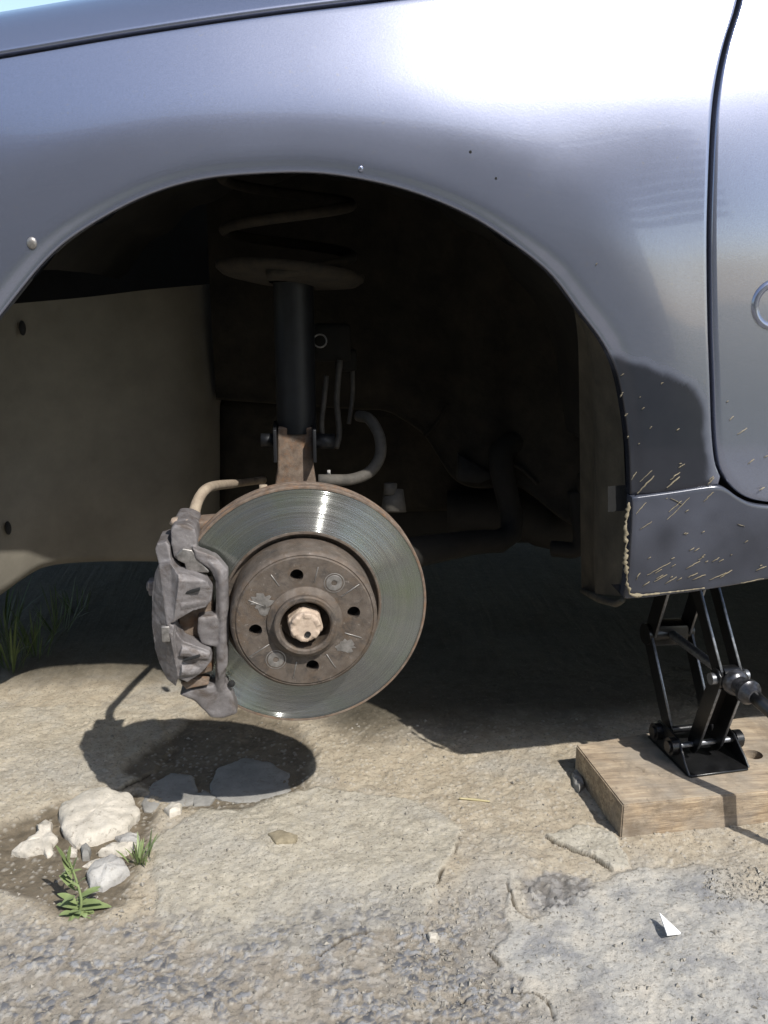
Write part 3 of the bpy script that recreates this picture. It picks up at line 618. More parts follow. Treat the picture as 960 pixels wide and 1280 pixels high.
bm=bmesh.new(); cyl(bm,c0+np.array([0,0,.17]),c0+np.array([0,0,.19]),.095,32); bmobj('top_mount',bm,M['black'],strut)
# clamp of the strut and the lit upright
for px in (344,393): 
    bm=bmesh.new(); p=P(px,556,yS-.03); prism(bm,[(p[0]-.0022,p[2]-.020),(p[0]+.0022,p[2]-.020),(p[0]+.0022,p[2]+.022),(p[0]-.0022,p[2]+.022)],yS-.045,yS+.02,.001); bmobj('clamp_plate',bm,M['strut'],strut)
bm=bmesh.new(); cyl(bm,P(326,550,yS-.02),P(345,550,yS-.02),.0085,6); bmobj('clamp_bolt',bm,M['strut'],strut)
bm=bmesh.new(); cyl(bm,P(393,551,yS-.02),P(418,552,yS-.02),.010,12); bmobj('clamp_nut',bm,M['strut'],strut)
bm=bmesh.new(); prism(bm,[tuple(P(*q,yS-.02)[[0,2]]) for q in ((347,534),(391,534),(391,575),(396,610),(400,660),(340,660),(344,605),(347,590))],yS-.022,yS+.02,.003)
up_=bmobj('knuckle',bm,M['rust'],car); tag(up_,'rusty steering knuckle bracket above the disc')
bm=bmesh.new(); cyl(bm,P(329,606,.2),P(329,622,.2),.005,10); bmobj('knuckle_pin',bm,M['rubtan'],up_)
# small bracket ring, wires and the hose loop
bm=bmesh.new(); q=P(400,426,.30); t=bmesh.new(); TR=Matrix.Translation(q)@Matrix.Rotation(R(75),4,'X')
lathe(bm,[(.0075,-.001),(.0075,.001),(.0095,.001),(.0095,-.001)],24,TR,True); bmobj('bracket_eye',bm,M['steel'],strut)
bm=bmesh.new(); boxm(bm,P(415,428,.325),(.05,.02,.05),None,.006); boxm(bm,P(432,450,.33),(.03,.02,.03),None,.006); bmobj('hose_bracket',bm,M['linerdark'],strut)
for pp,r in (([(408,470,.30),(405,500,.29),(402,530,.28),(404,552,.27)],.0035),([(425,450,.31),(421,500,.30),(424,540,.29),(420,560,.28)],.004),([(440,450,.33),(441,490,.32),(436,530,.31)],.003)):
    tube('brake_pipe',[P(*q) for q in pp],r,M['rubber'],car,8,20)
tube('brake_hose',[P(*q) for q in [(398,600,.22),(415,600,.22),(440,599,.23),(462,590,.24),(475,570,.25),(474,545,.26),(462,524,.28),(448,520,.30)]],.0075,M['rubber'],car,12,50)
tube('brake_hose',[P(*q) for q in [(242,655,.10),(243,640,.105),(248,624,.115),(257,612,.13),(270,607,.19),(298,604,.32),(330,600,.38)]],[.0070,.0060,.0060,.0060,.0058,.0050,.005],M['rubtan'],car,12,40)
bm=bmesh.new(); boxm(bm,P(411,590,.23),(.004,.003,.005)); cyl(bm,P(410,604,.232),P(411,592,.231),.0025,8); bmobj('hose_clip',bm,M['stone2'],car)

DY=.062
def Pc(x_,y_,Y_): return P(x_,y_,Y_-DY)
# ---- brake disc; local Z is the wheel axis pointing outwards
hubc=Pc(381,777,.06); nrm=Vector((math.sin(R(3)),-math.cos(R(3)),-.02)).normalized()
zx=nrm; xx=Vector((0,0,1)).cross(zx).normalized(); yy_=zx.cross(xx)
DM=Matrix(((xx.x,yy_.x,zx.x,hubc[0]),(xx.y,yy_.y,zx.y,hubc[1]),(xx.z,yy_.z,zx.z,hubc[2]),(0,0,0,1)))
H=-.040   # friction face below the hat face
bm=bmesh.new(); lathe(bm,[(.0885,H-.001),(.0895,H-.0012),(.1380,H-.0012),(.1383,H-.0004)],160)
disc=bmobj('brake_disc',bm,M['disc'],car,True,DM); tag(disc,'worn bare metal brake disc with rusty rim and hub')
disc.data.set_sharp_from_angle(angle=R(30))
bm=bmesh.new(); lathe(bm,[(0.1383,H-.0012),(0.1386,H),(0.1406,H),(0.1414,H-.001),(0.1414,H-.0075),(0.1406,H-.0082),(0.1356,H-.0085),(0.1356,H-.0135),(0.1406,H-.0138),(0.1414,H-.0145),(0.1414,H-.0215),(0.1396,H-.0225),(.08,H-.0225)],160)
bmobj('disc_rim',bm,M['rust'],disc,True,DM,angle=35)
bm=bmesh.new()
for k in range(48):
    w=2*math.pi*k/48; boxm(bm,(0,0,0),(.012,.004,.0056),Matrix.Rotation(w,4,'Z')@Matrix.Translation((.1340,0,H-.011)))
bmobj('cooling_vane',bm,M['rust'],disc,False,DM)['kind']='stuff'
bm=bmesh.new(); lathe(bm,[(.0897,H-.0012),(.0893,H+.0002),(.0873,H+.0004),(.0862,H-.0005),(.086,H-.010),(.0805,H-.011),(.0805,H+.030),(.0800,H+.0345),(.0785,H+.0375),(.0760,H+.0388),(.0752,H+.0380),(.0745,H+.0393),(.0735,H+.0400)],140)
hat=bmobj('disc_bell',bm,M['hub'],disc,True,DM,angle=38)
# bell face with four real bolt holes
bm=bmesh.new(); edges=[]
def circ(cx_,cy_,r,n,zz):
    vs=[bm.verts.new((cx_+r*math.cos(2*math.pi*i/n),cy_+r*math.sin(2*math.pi*i/n),zz)) for i in range(n)]
    return [bm.edges.new((vs[i],vs[(i+1)%n])) for i in range(n)]
edges+=circ(0,0,.0735,96,0); edges+=circ(0,0,.036,64,0); holes=[]
for a in (8,98,188,278):
    h=circ(.054*math.cos(R(a)),.054*math.sin(R(a)),.0072,24,0); edges+=h; holes.append(h)
bmesh.ops.triangle_fill(bm,use_beauty=True,use_dissolve=False,edges=edges)
for h in holes:
    r=bmesh.ops.extrude_edge_only(bm,edges=h); bmesh.ops.translate(bm,verts=[v_ for v_ in r['geom'] if isinstance(v_,bmesh.types.BMVert)],vec=(0,0,-.014))
bmobj('bell_face',bm,M['hub'],disc,True,DM,angle=30)
bm=bmesh.new(); lathe(bm,[(.036,-.016),(.06,-.016),(.07,-.016)],48); bmobj('bolt_hole_floor',bm,M['black'],disc,True,DM)
for a in (53,233):   # retaining screws
    bm=bmesh.new(); lathe(bm,[(.0112,-.0005),(.0112,.0002),(.0104,.0004),(.0100,-.0006),(.0092,-.0004),(.0085,.0006),(.0034,.0007),(.003,.0),(.0026,-.004),(0,-.004)],32)
    bmobj('retaining_screw',bm,M['steel'],disc,True,DM@Matrix.Translation((.054*math.cos(R(a)),.054*math.sin(R(a)),0)),angle=40)
for a,r0,r1 in ((76,.046,.064),(34,.048,.072),(122,.05,.066),(212,.046,.072),(258,.048,.068),(300,.046,.066),(155,.047,.066),(-20,.046,.066)):
    bm=bmesh.new(); w=R(a); c=((r0+r1)/2*math.cos(w),(r0+r1)/2*math.sin(w),.0002); boxm(bm,(0,0,0),(r1-r0,.0012,.001),Matrix.Translation(c)@Matrix.Rotation(w,4,'Z'),.0003,1)
    bmobj('casting_line',bm,M['steel'],disc,True,DM)
# worn patches left by the wheel
for a,w,rr in ((150,.012,.052),(-35,.011,.055),(160,.008,.044)):
    bm=bmesh.new(); vs=[]
    for i in range(22):
        t=2*math.pi*i/22; k=w*(1+.35*random.uniform(-1,1)); vs.append(bm.verts.new((rr*math.cos(R(a))+k*math.cos(t)*.9,rr*math.sin(R(a))+k*math.sin(t)*.7,.0004)))
    f=bm.faces.new(vs); e=bmesh.ops.inset_region(bm,faces=[f],thickness=.002,depth=.0004); bmobj('worn_patch',bm,M['steel'],disc,True,DM)
bm=bmesh.new(); lathe(bm,[(.041,-.002),(.041,.002),(.0375,.0045),(.0340,.006),(.0340,.012),(.0325,.0136),(.0290,.0136),(.0272,.012),(.0268,-.012),(.018,-.014),(0,-.014)],72); ring=bmobj('hub_spigot',bm,M['hub'],disc,True,DM,angle=40)
# castellated axle nut with its dust-caked cage
bm=bmesh.new(); t=bmesh.new(); bmesh.ops.create_cone(t,cap_ends=True,segments=6,radius1=.0212,radius2=.0205,depth=.022); bmesh.ops.bevel(t,geom=t.edges[:],offset=.0016,segments=2,affect='EDGES'); merge(bm,t,Matrix.Rotation(R(12),4,'Z'))
lathe(bm,[(0,.017),(.014,.017),(.0165,.0155),(.0172,.010),(.0172,0)],30)
for k in range(6): boxm(bm,(0,0,0),(.006,.009,.003),Matrix.Rotation(R(60*k+22),4,'Z')@Matrix.Translation((.0135,0,.0165)),.0015)
nut=remesh('axle_nut',bm,.0009,3,M['nut'],disc,.0007,DM)
bm=bmesh.new(); lathe(bm,[(0,.0185),(.0022,.0187),(.003,.0197),(.0034,.0185)],16,Matrix.Translation((.002,-.007,0))); bmobj('stub_centre',bm,M['black'],disc,True,DM)

# ---- caliper
def prismc(bm,poly,y0,y1,bev=0,seg=2): prism(bm,poly,y0-DY,y1-DY,bev,seg)
def plate(bm,pts,back):
    """faceted casting: corners are (zoom x, zoom y, front depth), flat back"""
    n=len(pts); v=[Pc(170+a/4.264,600+b/4.264,y) for a,b,y in pts]; w=[np.array([q[0],back-DY,q[2]]) for q in v]
    t=bmesh.new(); addto(t,v+w,[tuple(range(n)),tuple(range(n,2*n))[::-1]]+[(i,(i+1)%n,n+(i+1)%n,n+i) for i in range(n)])
    bmesh.ops.triangulate(t,faces=[f for f in t.faces if len(f.verts)>4]); bmesh.ops.recalc_face_normals(t,faces=t.faces); merge(bm,t)
def Z(pts,Yp): return [tuple(Pc(170+a/4.264,600+b/4.264,Yp)[[0,2]]) for a,b in pts]
cal=None
bm=bmesh.new()
outline=[(100,372),(112,340),(160,328),(180,350),(182,430),(240,458),(262,498),(312,510),(372,540),(405,585),(402,640),(372,680),(300,700),(235,738),(215,785),(215,812),(250,860),(330,888),(392,912),(404,962),(352,1026),(275,1078),(212,1102),(165,1064),(125,980),(100,900),(84,760),(85,600),(100,500),(122,452)]
plate(bm,[(122,452,.070),(182,440,.066),(222,500,.056),(228,540,.050),(200,760,.052),(165,772,.054),(84,760,.082),(85,600,.082),(100,500,.080)],.175)
plate(bm,[(222,500,.056),(262,498,.060),(312,510,.060),(372,540,.060),(405,585,.062),(402,640,.062),(372,680,.061),(300,700,.058),(235,738,.055),(200,760,.052),(228,540,.050)],.082)
plate(bm,[(84,755,.082),(165,768,.054),(205,778,.053),(190,880,.051),(225,1045,.058),(212,1102,.064),(165,1064,.072),(125,980,.080),(100,900,.082)],.175)
plate(bm,[(205,778,.056),(215,812,.055),(250,860,.057),(330,888,.060),(392,912,.062),(404,962,.063),(352,1026,.063),(275,1078,.062),(225,1060,.060),(190,880,.051)],.082)
plate(bm,[(100,372,.082),(112,340,.082),(160,328,.080),(182,352,.080),(186,440,.074),(215,490,.070),(110,500,.078),(122,452,.078)],.13)
for a_,b_,c_,d_ in ((240,548,380,560),(235,660,370,640),(235,905,385,935),(235,1010,330,1010)):
    cyl(bm,Pc(170+a_/4.264,600+b_/4.264,.060),Pc(170+c_/4.264,600+d_/4.264,.066),.0080,12,.006)
cal=remesh('brake_caliper',bm,.0010,2,M['cast'],car,.0008); tag(cal,'grey cast brake caliper with two fingers gripping the disc edge')
# dark slots cast into the fingers
for pts in ([(252,600),(290,586),(340,578),(342,588),(300,603),(256,610)],[(250,958),(300,942),(340,934),(342,942),(300,956),(256,968)]):
    bm=bmesh.new(); prismc(bm,Z(pts,.0545),.0535,.062,.0006); bmobj('finger_slot',bm,M['black'],cal)
bm=bmesh.new(); boxm(bm,Pc(170+160/4.264,600+818/4.264,.056),(.009,.006,.018),Matrix.Identity(4),.0012); bmobj('cast_pad',bm,M['steel'],cal)
bm=bmesh.new(); cyl(bm,Pc(186,732,.12),Pc(202,733,.115),.0065,14); boxm(bm,Pc(195,733,.115),(.016,.016,.018),None,.003); bmobj('bleed_cap',bm,M['cast'],cal)
# carrier: top block, curved bar, lower foot
bm=bmesh.new()
prismc(bm,Z([(188,250),(205,225),(270,225),(320,250),(332,300),(330,368),(300,420),(240,425),(205,400),(192,340)],.09),.080,.150,.005)
pts=[Pc(170+a/4.264,600+b/4.264,yv) for a,b,yv in ((300,375,.085),(350,400,.080),(420,450,.076),(455,520,.074),(460,640,.074),(462,780,.074),(455,920,.076),(450,1060,.082),(455,1140,.090))]
tube('',pts,[.005,.006,.0055,.0055,.0055,.0065,.0055,.006,.008],None,None,12,bm=bm,seg=40)
prismc(bm,Z([(300,350),(420,395),(440,410),(490,470),(490,560),(440,560),(400,470),(320,410)],.080),.072,.088,.003)
prismc(bm,Z([(425,450),(492,470),(494,800),(490,980),(440,1060),(428,960)],.078),.072,.088,.0025)
prismc(bm,Z([(330,720),(420,705),(470,740),(470,860),(430,880),(350,866),(328,800)],.078),.070,.090,.004)
prismc(bm,Z([(228,1140),(300,1105),(420,1080),(480,1060),(520,1150),(545,1240),(470,1262),(400,1262),(330,1190),(300,1165)],.085),.080,.150,.004)
carrier=remesh('caliper_carrier',bm,.0011,2,M['cast'],cal,.0008)
bm=bmesh.new(); cyl(bm,Pc(170+235/4.264,600+232/4.264,.105),Pc(170+235/4.264,600+206/4.264,.105),.0115,18,.009); bmobj('slider_cap',bm,M['nut'],cal)
bm=bmesh.new(); prismc(bm,Z([(212,395),(250,360),(300,368),(345,430),(392,478),(388,490),(270,482),(262,440),(225,425)],.078),.074,.080,.0012); bmobj('pad_clip',bm,M['steel'],cal)
bm=bmesh.new(); prismc(bm,Z([(225,520),(410,520),(412,1010),(235,1060)],.090),.085,.0975,.002); bmobj('brake_pad',bm,M['rust'],cal)
bm=bmesh.new(); prismc(bm,Z([(240,1075),(300,1050),(390,1075),(385,1085),(300,1100),(270,1110)],.08),.076,.10,.001); bmobj('pad_spring',bm,M['rust'],cal)
bm=bmesh.new(); cyl(bm,Pc(170+510/4.264,600+1085/4.264,.084),Pc(170+510/4.264,600+1085/4.264,.079),.004,10); bmobj('carrier_hole',bm,M['black'],cal)
bm=bmesh.new(); prismc(bm,Z([(310,225),(420,215),(415,240),(330,270)],.12),.118,.150,.002); bmobj('pipe_clip',bm,M['rust'],cal)

# ------------------------------------------------------------------ wooden block
p0=G(776,1045);p1=G(960,1026);p2=G(720,931,.043);p3=G(945,895,.043)
d1=(p1-p0)[:2]; d1=d1/np.linalg.norm(d1); pr=p0[:2]+d1*.31; TH=.043
crn=[p0[:2],pr,np.array([.675,.262]),np.array([p2[0],p2[1]])]
bz=gz(*p0[:2]); bm=bmesh.new()
vb=[(c[0],c[1],-.004) for c in crn]; vt=[(c[0],c[1],TH) for c in crn]
hc=G(941,943,TH); hr=.013
# top with a drilled hole
vbv=[bm.verts.new(q) for q in vb]; vtv=[bm.verts.new(q) for q in vt]
ed=[bm.edges.new((vtv[i],vtv[(i+1)%4])) for i in range(4)]
hv=[bm.verts.new((hc[0]+hr*math.cos(2*math.pi*i/28),hc[1]+hr*math.sin(2*math.pi*i/28),TH)) for i in range(28)]
he=[bm.edges.new((hv[i],hv[(i+1)%28])) for i in range(28)]
bmesh.ops.triangle_fill(bm,use_beauty=True,edges=ed+he)
for i in range(4): bm.faces.new((vbv[i],vbv[(i+1)%4],vtv[(i+1)%4],vtv[i]))
bm.faces.new(vbv[::-1])
r=bmesh.ops.extrude_edge_only(bm,edges=he); nv=[q for q in r['geom'] if isinstance(q,bmesh.types.BMVert)]; bmesh.ops.translate(bm,verts=nv,vec=(0,0,-.03)); bmesh.ops.contextual_create(bm,geom=[e for e in r['geom'] if isinstance(e,bmesh.types.BMEdge)])
oe=[e for e in bm.edges if (e.verts[0] in vtv or e.verts[0] in vbv) and (e.verts[1] in vtv or e.verts[1] in vbv) and len(e.link_faces)==2 and e.calc_face_angle(0)>.5]
bmesh.ops.bevel(bm,geom=oe,offset=.0016,segments=2,affect='EDGES')
wood=bmobj('wooden_block',bm,M['wood'],None,False); tag(wood,'thick weathered wooden block with a drilled hole, under the jack','block')

# ------------------------------------------------------------------ scissor jack: screw axis points out from the car and a little to the right
jb=G(893,948,TH); JA=R(8)            # turn about Z
ux=np.array([math.cos(JA),math.sin(JA),0]); uy=np.array([-math.sin(JA),math.cos(JA),0]); uz=np.array([0,0,1.])
org=np.array([jb[0]-.016,jb[1]+.010,TH]); jack=empty('scissor_jack',tuple(org),'black scissor jack standing on the wooden block under the sill','jack')
def J(a,b,c): return org+ux*(a-.10*c)+uy*b+uz*c
def jquad(bm,pts,th,axis_,bev=.0008):
    """flat plate from a polygon of (a,b,c) with thickness along ux ('x') or uz ('z')"""
    o=(ux if axis_=='x' else uz)*th/2; n=len(pts); v=[J(*p)-o for p in pts]+[J(*p)+o for p in pts]
    f=[tuple(range(n)),tuple(range(n,2*n))[::-1]]+[(i,(i+1)%n,n+(i+1)%n,n+i) for i in range(n)]
    t=bmesh.new(); addto(t,v,f); bmesh.ops.recalc_face_normals(t,faces=t.faces); bmesh.ops.bevel(t,geom=t.edges[:],offset=bev,segments=1,affect='EDGES'); merge(bm,t)
def bar(bm,x_,p,q,w,th=.003):
    p=np.array(p);q=np.array(q); d=(q-p)/np.linalg.norm(q-p); nn=np.array([-d[1],d[0]])*w/2; e=d*w*.45
    jquad(bm,[(x_,*(p-e+nn*.7)),(x_,*(p-e*1.3)),(x_,*(p-e-nn*.7)),(x_,*(p-nn)),(x_,*(q-nn)),(x_,*(q+e-nn*.7)),(x_,*(q+e*1.3)),(x_,*(q+e+nn*.7)),(x_,*(q+nn)),(x_,*(p+nn))],th,'x')
TOPZ=.331-TH-.012
nearT=(-.070,.148); farT=(.085,.146); bp=(-.012,.026); bpf=(.030,.026); tp=(-.006,TOPZ-.012); tpf=(.026,TOPZ-.012)
bm=bmesh.new(); jquad(bm,[(-.042,-.052,.002),(.040,-.052,.002),(.046,-.042,.002),(.046,.06,.002),(-.046,.06,.002),(-.046,-.046,.002)],.003,'z')
bs=bmobj('base_plate',bm,M['jack'],jack,True,angle=35)
for s in (-1,1):
    bm=bmesh.new(); jquad(bm,[(s*.043,-.050,.003),(s*.043,-.040,.014),(s*.040,-.018,.038),(s*.040,.0,.040),(s*.040,.036,.040),(s*.043,.058,.014),(s*.043,.058,.003)],.003,'x'); bmobj('base_ear',bm,M['jack'],jack,True,angle=35)
def arm(name,p,q,xo,w=.020,web=True):
    for s in (-1,1):
        bm=bmesh.new(); bar(bm,s*xo,p,q,w); o=bmobj(name,bm,M['jack'],jack,True,angle=35)
        # bright worn edge along the front of the plate
        pp=np.array(p);qq=np.array(q); d=(qq-pp)/np.linalg.norm(qq-pp); nn=np.array([-d[1],d[0]]); nn=nn if nn[0]<0 else -nn
        a=pp+nn*w*.5; b_=qq+nn*w*.5; bm=bmesh.new(); jquad(bm,[(s*xo,*(a+d*.006)),(s*xo,*(b_-d*.006)),(s*xo,*(b_-d*.006+nn*.0009)),(s*xo,*(a+d*.006+nn*.0009))],.0034,'x',.0003); bmobj('worn_edge',bm,M['jackworn'],o)
    if web:
        pp=np.array(p);qq=np.array(q); d=(qq-pp); nn=np.array([-d[1],d[0]]); nn=nn/np.linalg.norm(nn); nn=nn if nn[0]>0 else -nn
        a=pp+d*.18+nn*w*.42; b_=pp+d*.82+nn*w*.42; v=[J(-xo,*a),J(xo,*a),J(xo,*b_),J(-xo,*b_)]; v+=[np.array(k_)+uy*.003 for k_ in v]
        mesh('arm_web',v,[(0,1,2,3),(7,6,5,4),(0,4,5,1),(1,5,6,2),(2,6,7,3),(3,7,4,0)],M['jack'],jack,False)
arm('lower_arm',bp,nearT,.0168,.024); arm('lower_arm',bpf,farT,.030,.026,False); arm('upper_arm',tp,nearT,.0130,.022,False); arm('upper_arm',tpf,farT,.026,.026,False)
def pin(name,b_,c_,hw,r,mat='jack'):
    bm=bmesh.new(); cyl(bm,J(-hw,b_,c_),J(hw,b_,c_),r,18); bmobj(name,bm,M[mat],jack,True,angle=40)
pin('pivot_pin',*bp,.047,.0040,'jackworn'); pin('pivot_pin',*bpf,.047,.005); pin('pivot_pin',*tp,.034,.004,'jackworn'); pin('pivot_pin',*tpf,.034,.004)
for s in (-1,1):
    for q in (bp,bpf):
        bm=bmesh.new(); cyl(bm,J(s*.0425,*q),J(s*.052,*q),.012,20); cyl(bm,J(s*.0515,*q),J(s*.055,*q),.008,16); bmobj('pin_head',bm,M['jack'],jack,True,angle=40)
    bm=bmesh.new(); cyl(bm,J(s*.0182,*nearT),J(s*.0255,*nearT),.0075,16); bmobj('pin_head',bm,M['jackworn'],jack,True,angle=40)
# trunnions, screw, thrust collar and handle
bm=bmesh.new(); cyl(bm,J(-.0112,*nearT),J(.0112,*nearT),.0150,20); near=bmobj('trunnion',bm,M['jack'],jack,True,angle=40)
bm=bmesh.new(); cyl(bm,J(-.034,*farT),J(.034,*farT),.015,20); boxm(bm,J(0,farT[0],farT[1]),(.05,.03,.03),None,.004); bmobj('trunnion',bm,M['jack'],jack,True,angle=40)
bm=bmesh.new(); prof=[]; L=.21
for i in range(71): prof.append((.0062 if i%2 else .0052,i*L/70))
a=Vector(J(0,nearT[0]-.01,nearT[1])); dv=Vector(uy)
lathe(bm,[(0,0)]+prof+[(0,L)],16,Matrix.Translation(a)@dv.to_track_quat('Z','Y').to_matrix().to_4x4()); bmobj('screw',bm,M['jackworn'],jack,True)
bm=bmesh.new(); lathe(bm,[(0,0),(.013,0),(.0165,.003),(.0165,.009),(.014,.012),(.0115,.014),(.0115,.026),(.014,.027),(.0155,.030),(.0155,.036),(.012,.039),(.009,.048),(0,.050)],28,Matrix.Translation(J(0,nearT[0]-.010,nearT[1]))@(-dv).to_track_quat('Z','Y').to_matrix().to_4x4()); bmobj('thrust_collar',bm,M['collar'],jack,True,angle=40)
e0=J(0,nearT[0]-.055,nearT[1]); bm=bmesh.new(); tube('',[e0,e0+np.array([.012,-.022,-.010]),e0+np.array([.035,-.05,-.026]),e0+np.array([.13,-.16,-.075]),e0+np.array([.20,-.24,-.11])],[.0085,.0075,.0065,.0065,.0065],None,None,12,bm=bm); bmobj('crank_handle',bm,M['jack'],jack)
bm=bmesh.new(); jquad(bm,[(-.036,-.03,TOPZ),(.036,-.03,TOPZ),(.036,.05,TOPZ),(-.036,.05,TOPZ)],.004,'z')
for s in (-1,1): jquad(bm,[(s*.034,-.03,TOPZ),(s*.034,.05,TOPZ),(s*.034,.045,TOPZ-.026),(s*.034,-.02,TOPZ-.026)],.003,'x'); jquad(bm,[(s*.012,-.028,TOPZ),(s*.012,.045,TOPZ),(s*.012,.04,TOPZ+.014),(s*.012,-.022,TOPZ+.014)],.004,'x')
bmobj('saddle',bm,M['jack'],jack,True,angle=35)

# ------------------------------------------------------------------ stones
def stone(name,pts,h,mat,label,group=None,sub=3,rough=.25,sink=.25,seed=1):
    """irregular stone whose plan follows the points (photo pixels on the ground)"""
    pl=np.array(gp(pts)); c=pl.mean(0); k=64; ring=resample(np.vstack([pl,pl[:1]]),k+1)[:-1]; z0=gz(*c); v=[];rows=9
    for j in range(rows):
        t=j/(rows-1); s=math.cos(t*math.pi/2)**.42 if t<1 else 0; zz=-sink*h+h*(1+sink)*(t**.34 if t>0 else 0)
        for i in range(k): v.append((c[0]+(ring[i][0]-c[0])*s,c[1]+(ring[i][1]-c[1])*s,z0+zz))
    v=np.array(v); nz=fbm3(v*55+seed*3.3,4,seed); nz2=fbm3(v*190+seed,3,seed+5); r=v-np.array([c[0],c[1],z0]); 
    v[:,2]+=h*rough*2.0*nz*(r[:,2]/h).clip(0,1)+.0016*nz2; v[:,:2]+=r[:,:2]*(nz[:,None]*.10)
    o=mesh(name,v,[(j*k+i,j*k+(i+1)%k,(j+1)*k+(i+1)%k,(j+1)*k+i) for j in range(rows-1) for i in range(k)],M[mat],None)
    o.data.set_sharp_from_angle(angle=R(38))
    return tag(o,label,'stone',group)
SG='stones set in the soil patch'
stone('stone',[(73,1022),(78,1008),(100,998),(122,988),(150,990),(168,999),(176,1018),(165,1030),(160,1038),(120,1055),(96,1061),(88,1055),(78,1040)],.018,'stone','largest white stone half buried in the soil at left',SG,seed=2)
stone('stone',[(12,1064),(30,1056),(48,1042),(45,1030),(58,1023),(66,1028),(64,1040),(72,1050),(66,1058),(68,1068),(60,1072),(54,1066),(35,1069)],.012,'stone','jagged pale stone flat in soil left of the largest stone',SG,seed=3)
stone('stone',[(123,1068),(140,1057),(170,1057),(160,1066),(145,1070)],.013,'stone','small bright white wedge of stone below the largest stone',SG,seed=4)
stone('stone',[(109,1100),(112,1092),(125,1084),(145,1078),(155,1083),(163,1093),(145,1104),(128,1113),(112,1110)],.018,'stone2','grey white stone lying just above the leafy weed',SG,seed=5)
stone('stone',[(143,1046),(160,1042),(175,1044),(172,1052),(150,1054)],.010,'stone2','thin grey stone between largest stone and grass tuft',SG,seed=6)
stone('stone',[(101,1062),(108,1058),(114,1064),(112,1073),(103,1074)],.010,'grey','small round grey pebble under the largest stone',SG,seed=7)
stone('stone',[(84,1066),(90,1062),(97,1064),(96,1070),(86,1070)],.007,'stone','tiny pale pebble left of the round grey pebble',SG,seed=8)
stone('stone',[(102,1082),(112,1076),(126,1072),(124,1076),(110,1083)],.005,'stone','thin sliver of pale stone beneath the white wedge',SG,seed=9)
stone('stone',[(205,1014),(215,1007),(228,1010),(226,1018),(212,1022)],.010,'stone','small pale stone at the lower edge of the caliper shadow',SG,seed=10)
stone('stone',[(175,1000),(190,975),(215,963),(240,965),(248,985),(240,1000),(205,1012),(180,1010)],.006,'grey','flat grey stone in the shadow, right of largest stone',SG,rough=.12,seed=11)
stone('stone',[(262,975),(272,955),(300,943),(335,948),(362,962),(365,985),(330,1000),(285,998),(262,990)],.006,'grey','broad flat grey stone at the right of the caliper shadow',SG,rough=.12,seed=12)
stone('stone',[(238,990),(256,984),(270,992),(262,1002),(242,1003)],.005,'grey','small grey stone between the two flat grey ones',SG,rough=.12,seed=13)
stone('stone',[(534,1172),(541,1168),(548,1172),(546,1179),(537,1179)],.007,'stone','single cream pebble in the middle of the foreground',None,seed=14)
stone('stone',[(714,972),(720,966),(727,972),(730,985),(724,992),(717,985)],.010,'grey','small stone against the left end of the wooden block',None,seed=15)
stone('stone',[(335,1048),(350,1044),(372,1050),(370,1058),(345,1060)],.005,'rust' if False else 'mud','flat tan flake of rock below the brake disc',None,seed=16)
# white plastic shard
bm=bmesh.new(); z0=gz(*G(835,1168)[:2])+.003; pl=gp([(823,1158),(836,1166),(850,1175),(833,1179)]); hs=[.010,.006,.002,.004]
vs=[bm.verts.new((*q,z0+h)) for q,h in zip(pl,hs)]; f=bm.faces.new(vs); r=bmesh.ops.extrude_face_region(bm,geom=[f]); bmesh.ops.translate(bm,verts=[q for q in r['geom'] if isinstance(q,bmesh.types.BMVert)],vec=(0,0,.0022))
M['white']=mat_rough('white_shard',(.70,.70,.71),(.80,.80,.80),60,.5)
tag(bmobj('shard',bm,M['white'],None,False),'white triangular shard lying on grey concrete at lower right','shard')
p_=[G(a,b)+[0,0,gz(*G(a,b)[:2])+.002] for a,b in ((574,1001),(590,1000),(612,1002))]
tag(tube('twig',p_,[.0012,.0018,.001],M['straw'],None,6,14),'short pale twig on the sunlit dirt right of the disc','twig')
# loose grit, uncounted
bm=bmesh.new(); rng=np.random.default_rng(3)
for k in range(2600):
    px=rng.uniform(-20,980); py=rng.uniform(900,1290); q=G(px,py)
    if rng.random()<.35: q=G(rng.uniform(880,970),rng.uniform(1085,1130))if rng.random()<.35 else G(rng.uniform(480,620),rng.uniform(1110,1260))
    s=abs(rng.normal(0,.0011))+.0006; z0=gz(q[0],q[1]); t=[(1,0,0),(-.5,.8,0),(-.6,-.7,0),(.1,.1,.9),(.0,0,-.6)]; w=rng.uniform(0,6.28)
    v=[(q[0]+s*(a*math.cos(w)-b*math.sin(w))*rng.uniform(.7,1.5),q[1]+s*(a*math.sin(w)+b*math.cos(w))*rng.uniform(.7,1.5),z0+s*c*rng.uniform(.7,1.3)+s*.25) for a,b,c in t]
    addto(bm,v,[(0,1,3),(1,2,3),(2,0,3),(1,0,4),(2,1,4),(0,2,4)])
tag(bmobj('grit',bm,M['gritm'],None,False),'loose pale grit scattered over the concrete','grit',kind='stuff')

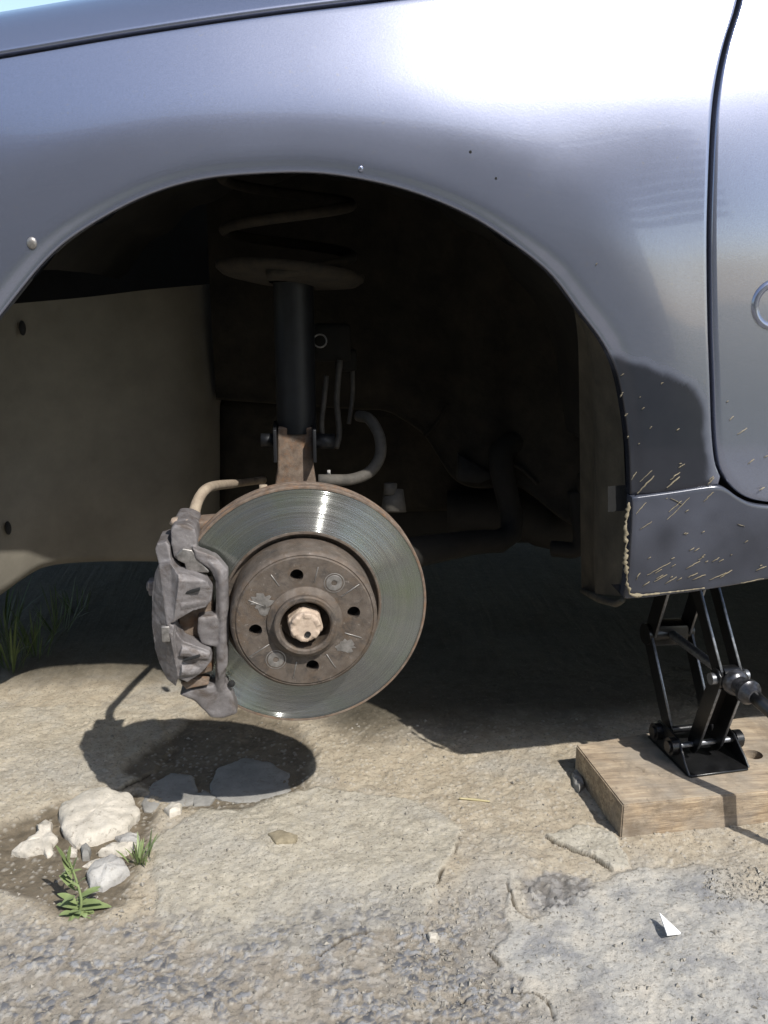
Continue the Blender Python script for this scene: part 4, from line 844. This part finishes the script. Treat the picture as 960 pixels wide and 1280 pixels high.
# ------------------------------------------------------------------ plants
def blade(base_,dirv,length,width,curl,mat,parent,name='leaf',fold=.25,n=7):
    d=np.array(dirv,float); d/=np.linalg.norm(d); h=np.array([d[0],d[1],0]); h=h/max(np.linalg.norm(h),1e-6); side=np.cross(d,[0,0,1.]); side/=max(np.linalg.norm(side),1e-6)
    p=np.array(base_,float); v=[];f=[]
    for i in range(n+1):
        t=i/n; w=width*(math.sin(math.pi*(t*.93+.05))**.8)*.5; q=p
        v+= [q+side*w+np.array([0,0,w*fold]),q,q-side*w+np.array([0,0,w*fold])]
        d=d+h*0+np.array([0,0,-curl/n]); d/=np.linalg.norm(d); p=p+d*length/n
    for i in range(n): f+=[(3*i,3*i+1,3*i+4,3*i+3),(3*i+1,3*i+2,3*i+5,3*i+4)]
    return mesh(name,v,f,mat,parent)
wp=G(99,1140); wp[2]=gz(wp[0],wp[1]); weed=empty('weed',tuple(wp),'leafy green weed growing in the crack at lower left','weed')
stem=[wp,wp+[.004,-.002,.02],wp+[-.001,.002,.045],wp+[-.008,.004,.072]]; tube('stem',stem,[.0018,.0015,.001],M['leaf'],weed,6,16)
for dx,dy,dz,l,w,cu,b in [(-1,-.1,.15,.030,.011,.5,0),(-.8,-.5,.25,.034,.015,.9,0),(-.6,.2,.5,.026,.010,.6,.012),(.9,.0,.5,.028,.010,.8,.01),(1,-.4,.15,.028,.010,.5,0),(.9,.3,.6,.026,.009,.7,.018),(-.6,.3,.8,.024,.008,.6,.03),(.5,-.2,.9,.024,.008,.6,.032),(-.3,.1,1,.028,.009,.3,.045),(.3,.1,1,.022,.007,.4,.05),(-.4,.0,1,.03,.008,.2,.06),(.15,-.1,1,.022,.006,.3,.066),(.8,.1,.3,.036,.013,.7,.004),(-.2,-1,.2,.02,.009,.6,.002),(-.8,.3,.3,.028,.012,.6,.006),(.6,.5,.5,.03,.010,.7,.014)]:
    blade(wp+np.array([-.003*b/.03,.001,b]),(dx,dy,dz),l,w,cu,M['leaf'],weed)
for i in range(22):
    h_=random.uniform(0,.062); w_=random.uniform(0,6.28); blade(wp+np.array([-.008*h_/.07+random.uniform(-.004,.004),random.uniform(-.004,.004),h_]),(math.cos(w_),math.sin(w_),random.uniform(.1,.9)),random.uniform(.010,.024)*(1-.5*h_/.07),random.uniform(.004,.009)*(1-.4*h_/.07),random.uniform(.3,1.4),M['leaf'],weed,n=6)
def tuft(px,py,n,l,label,mat,spread=.5,rad=.012,cat='grass tuft',group=None):
    b=G(px,py); b[2]=gz(b[0],b[1])-.002; t=empty('grass_tuft',tuple(b),label,cat,group)
    for i in range(n):
        w=random.uniform(0,6.28); r=random.uniform(0,rad); s=random.uniform(.1,spread)
        blade(b+np.array([r*math.cos(w),r*math.sin(w),0]),(s*math.cos(w),s*math.sin(w),1),l*random.uniform(.55,1.1),.0032*random.uniform(.6,1.2),random.uniform(.2,1.1),mat,t,'blade',.3,5)
tuft(174,1080,26,.038,'small pale grass tuft right of the white wedge stone',M['leaf'],.7,.014)
TG='grass growing under the front of the car'
for i,(px,py,n,l,lb) in enumerate([(14,838,34,.12,'dark grass tuft at the left edge in the car shadow'),(45,822,30,.11,'dark grass tuft second from the left in the car shadow'),(70,790,18,.10,'sparse dark grass tuft third from left under the car'),(5,790,26,.13,'tallest grass tuft at the back left under the car'),(95,762,14,.06,'small grass tuft beneath the front liner')]):
    tuft(px,py,n,l,lb,M['grass'],.6,.03,'grass tuft',TG)
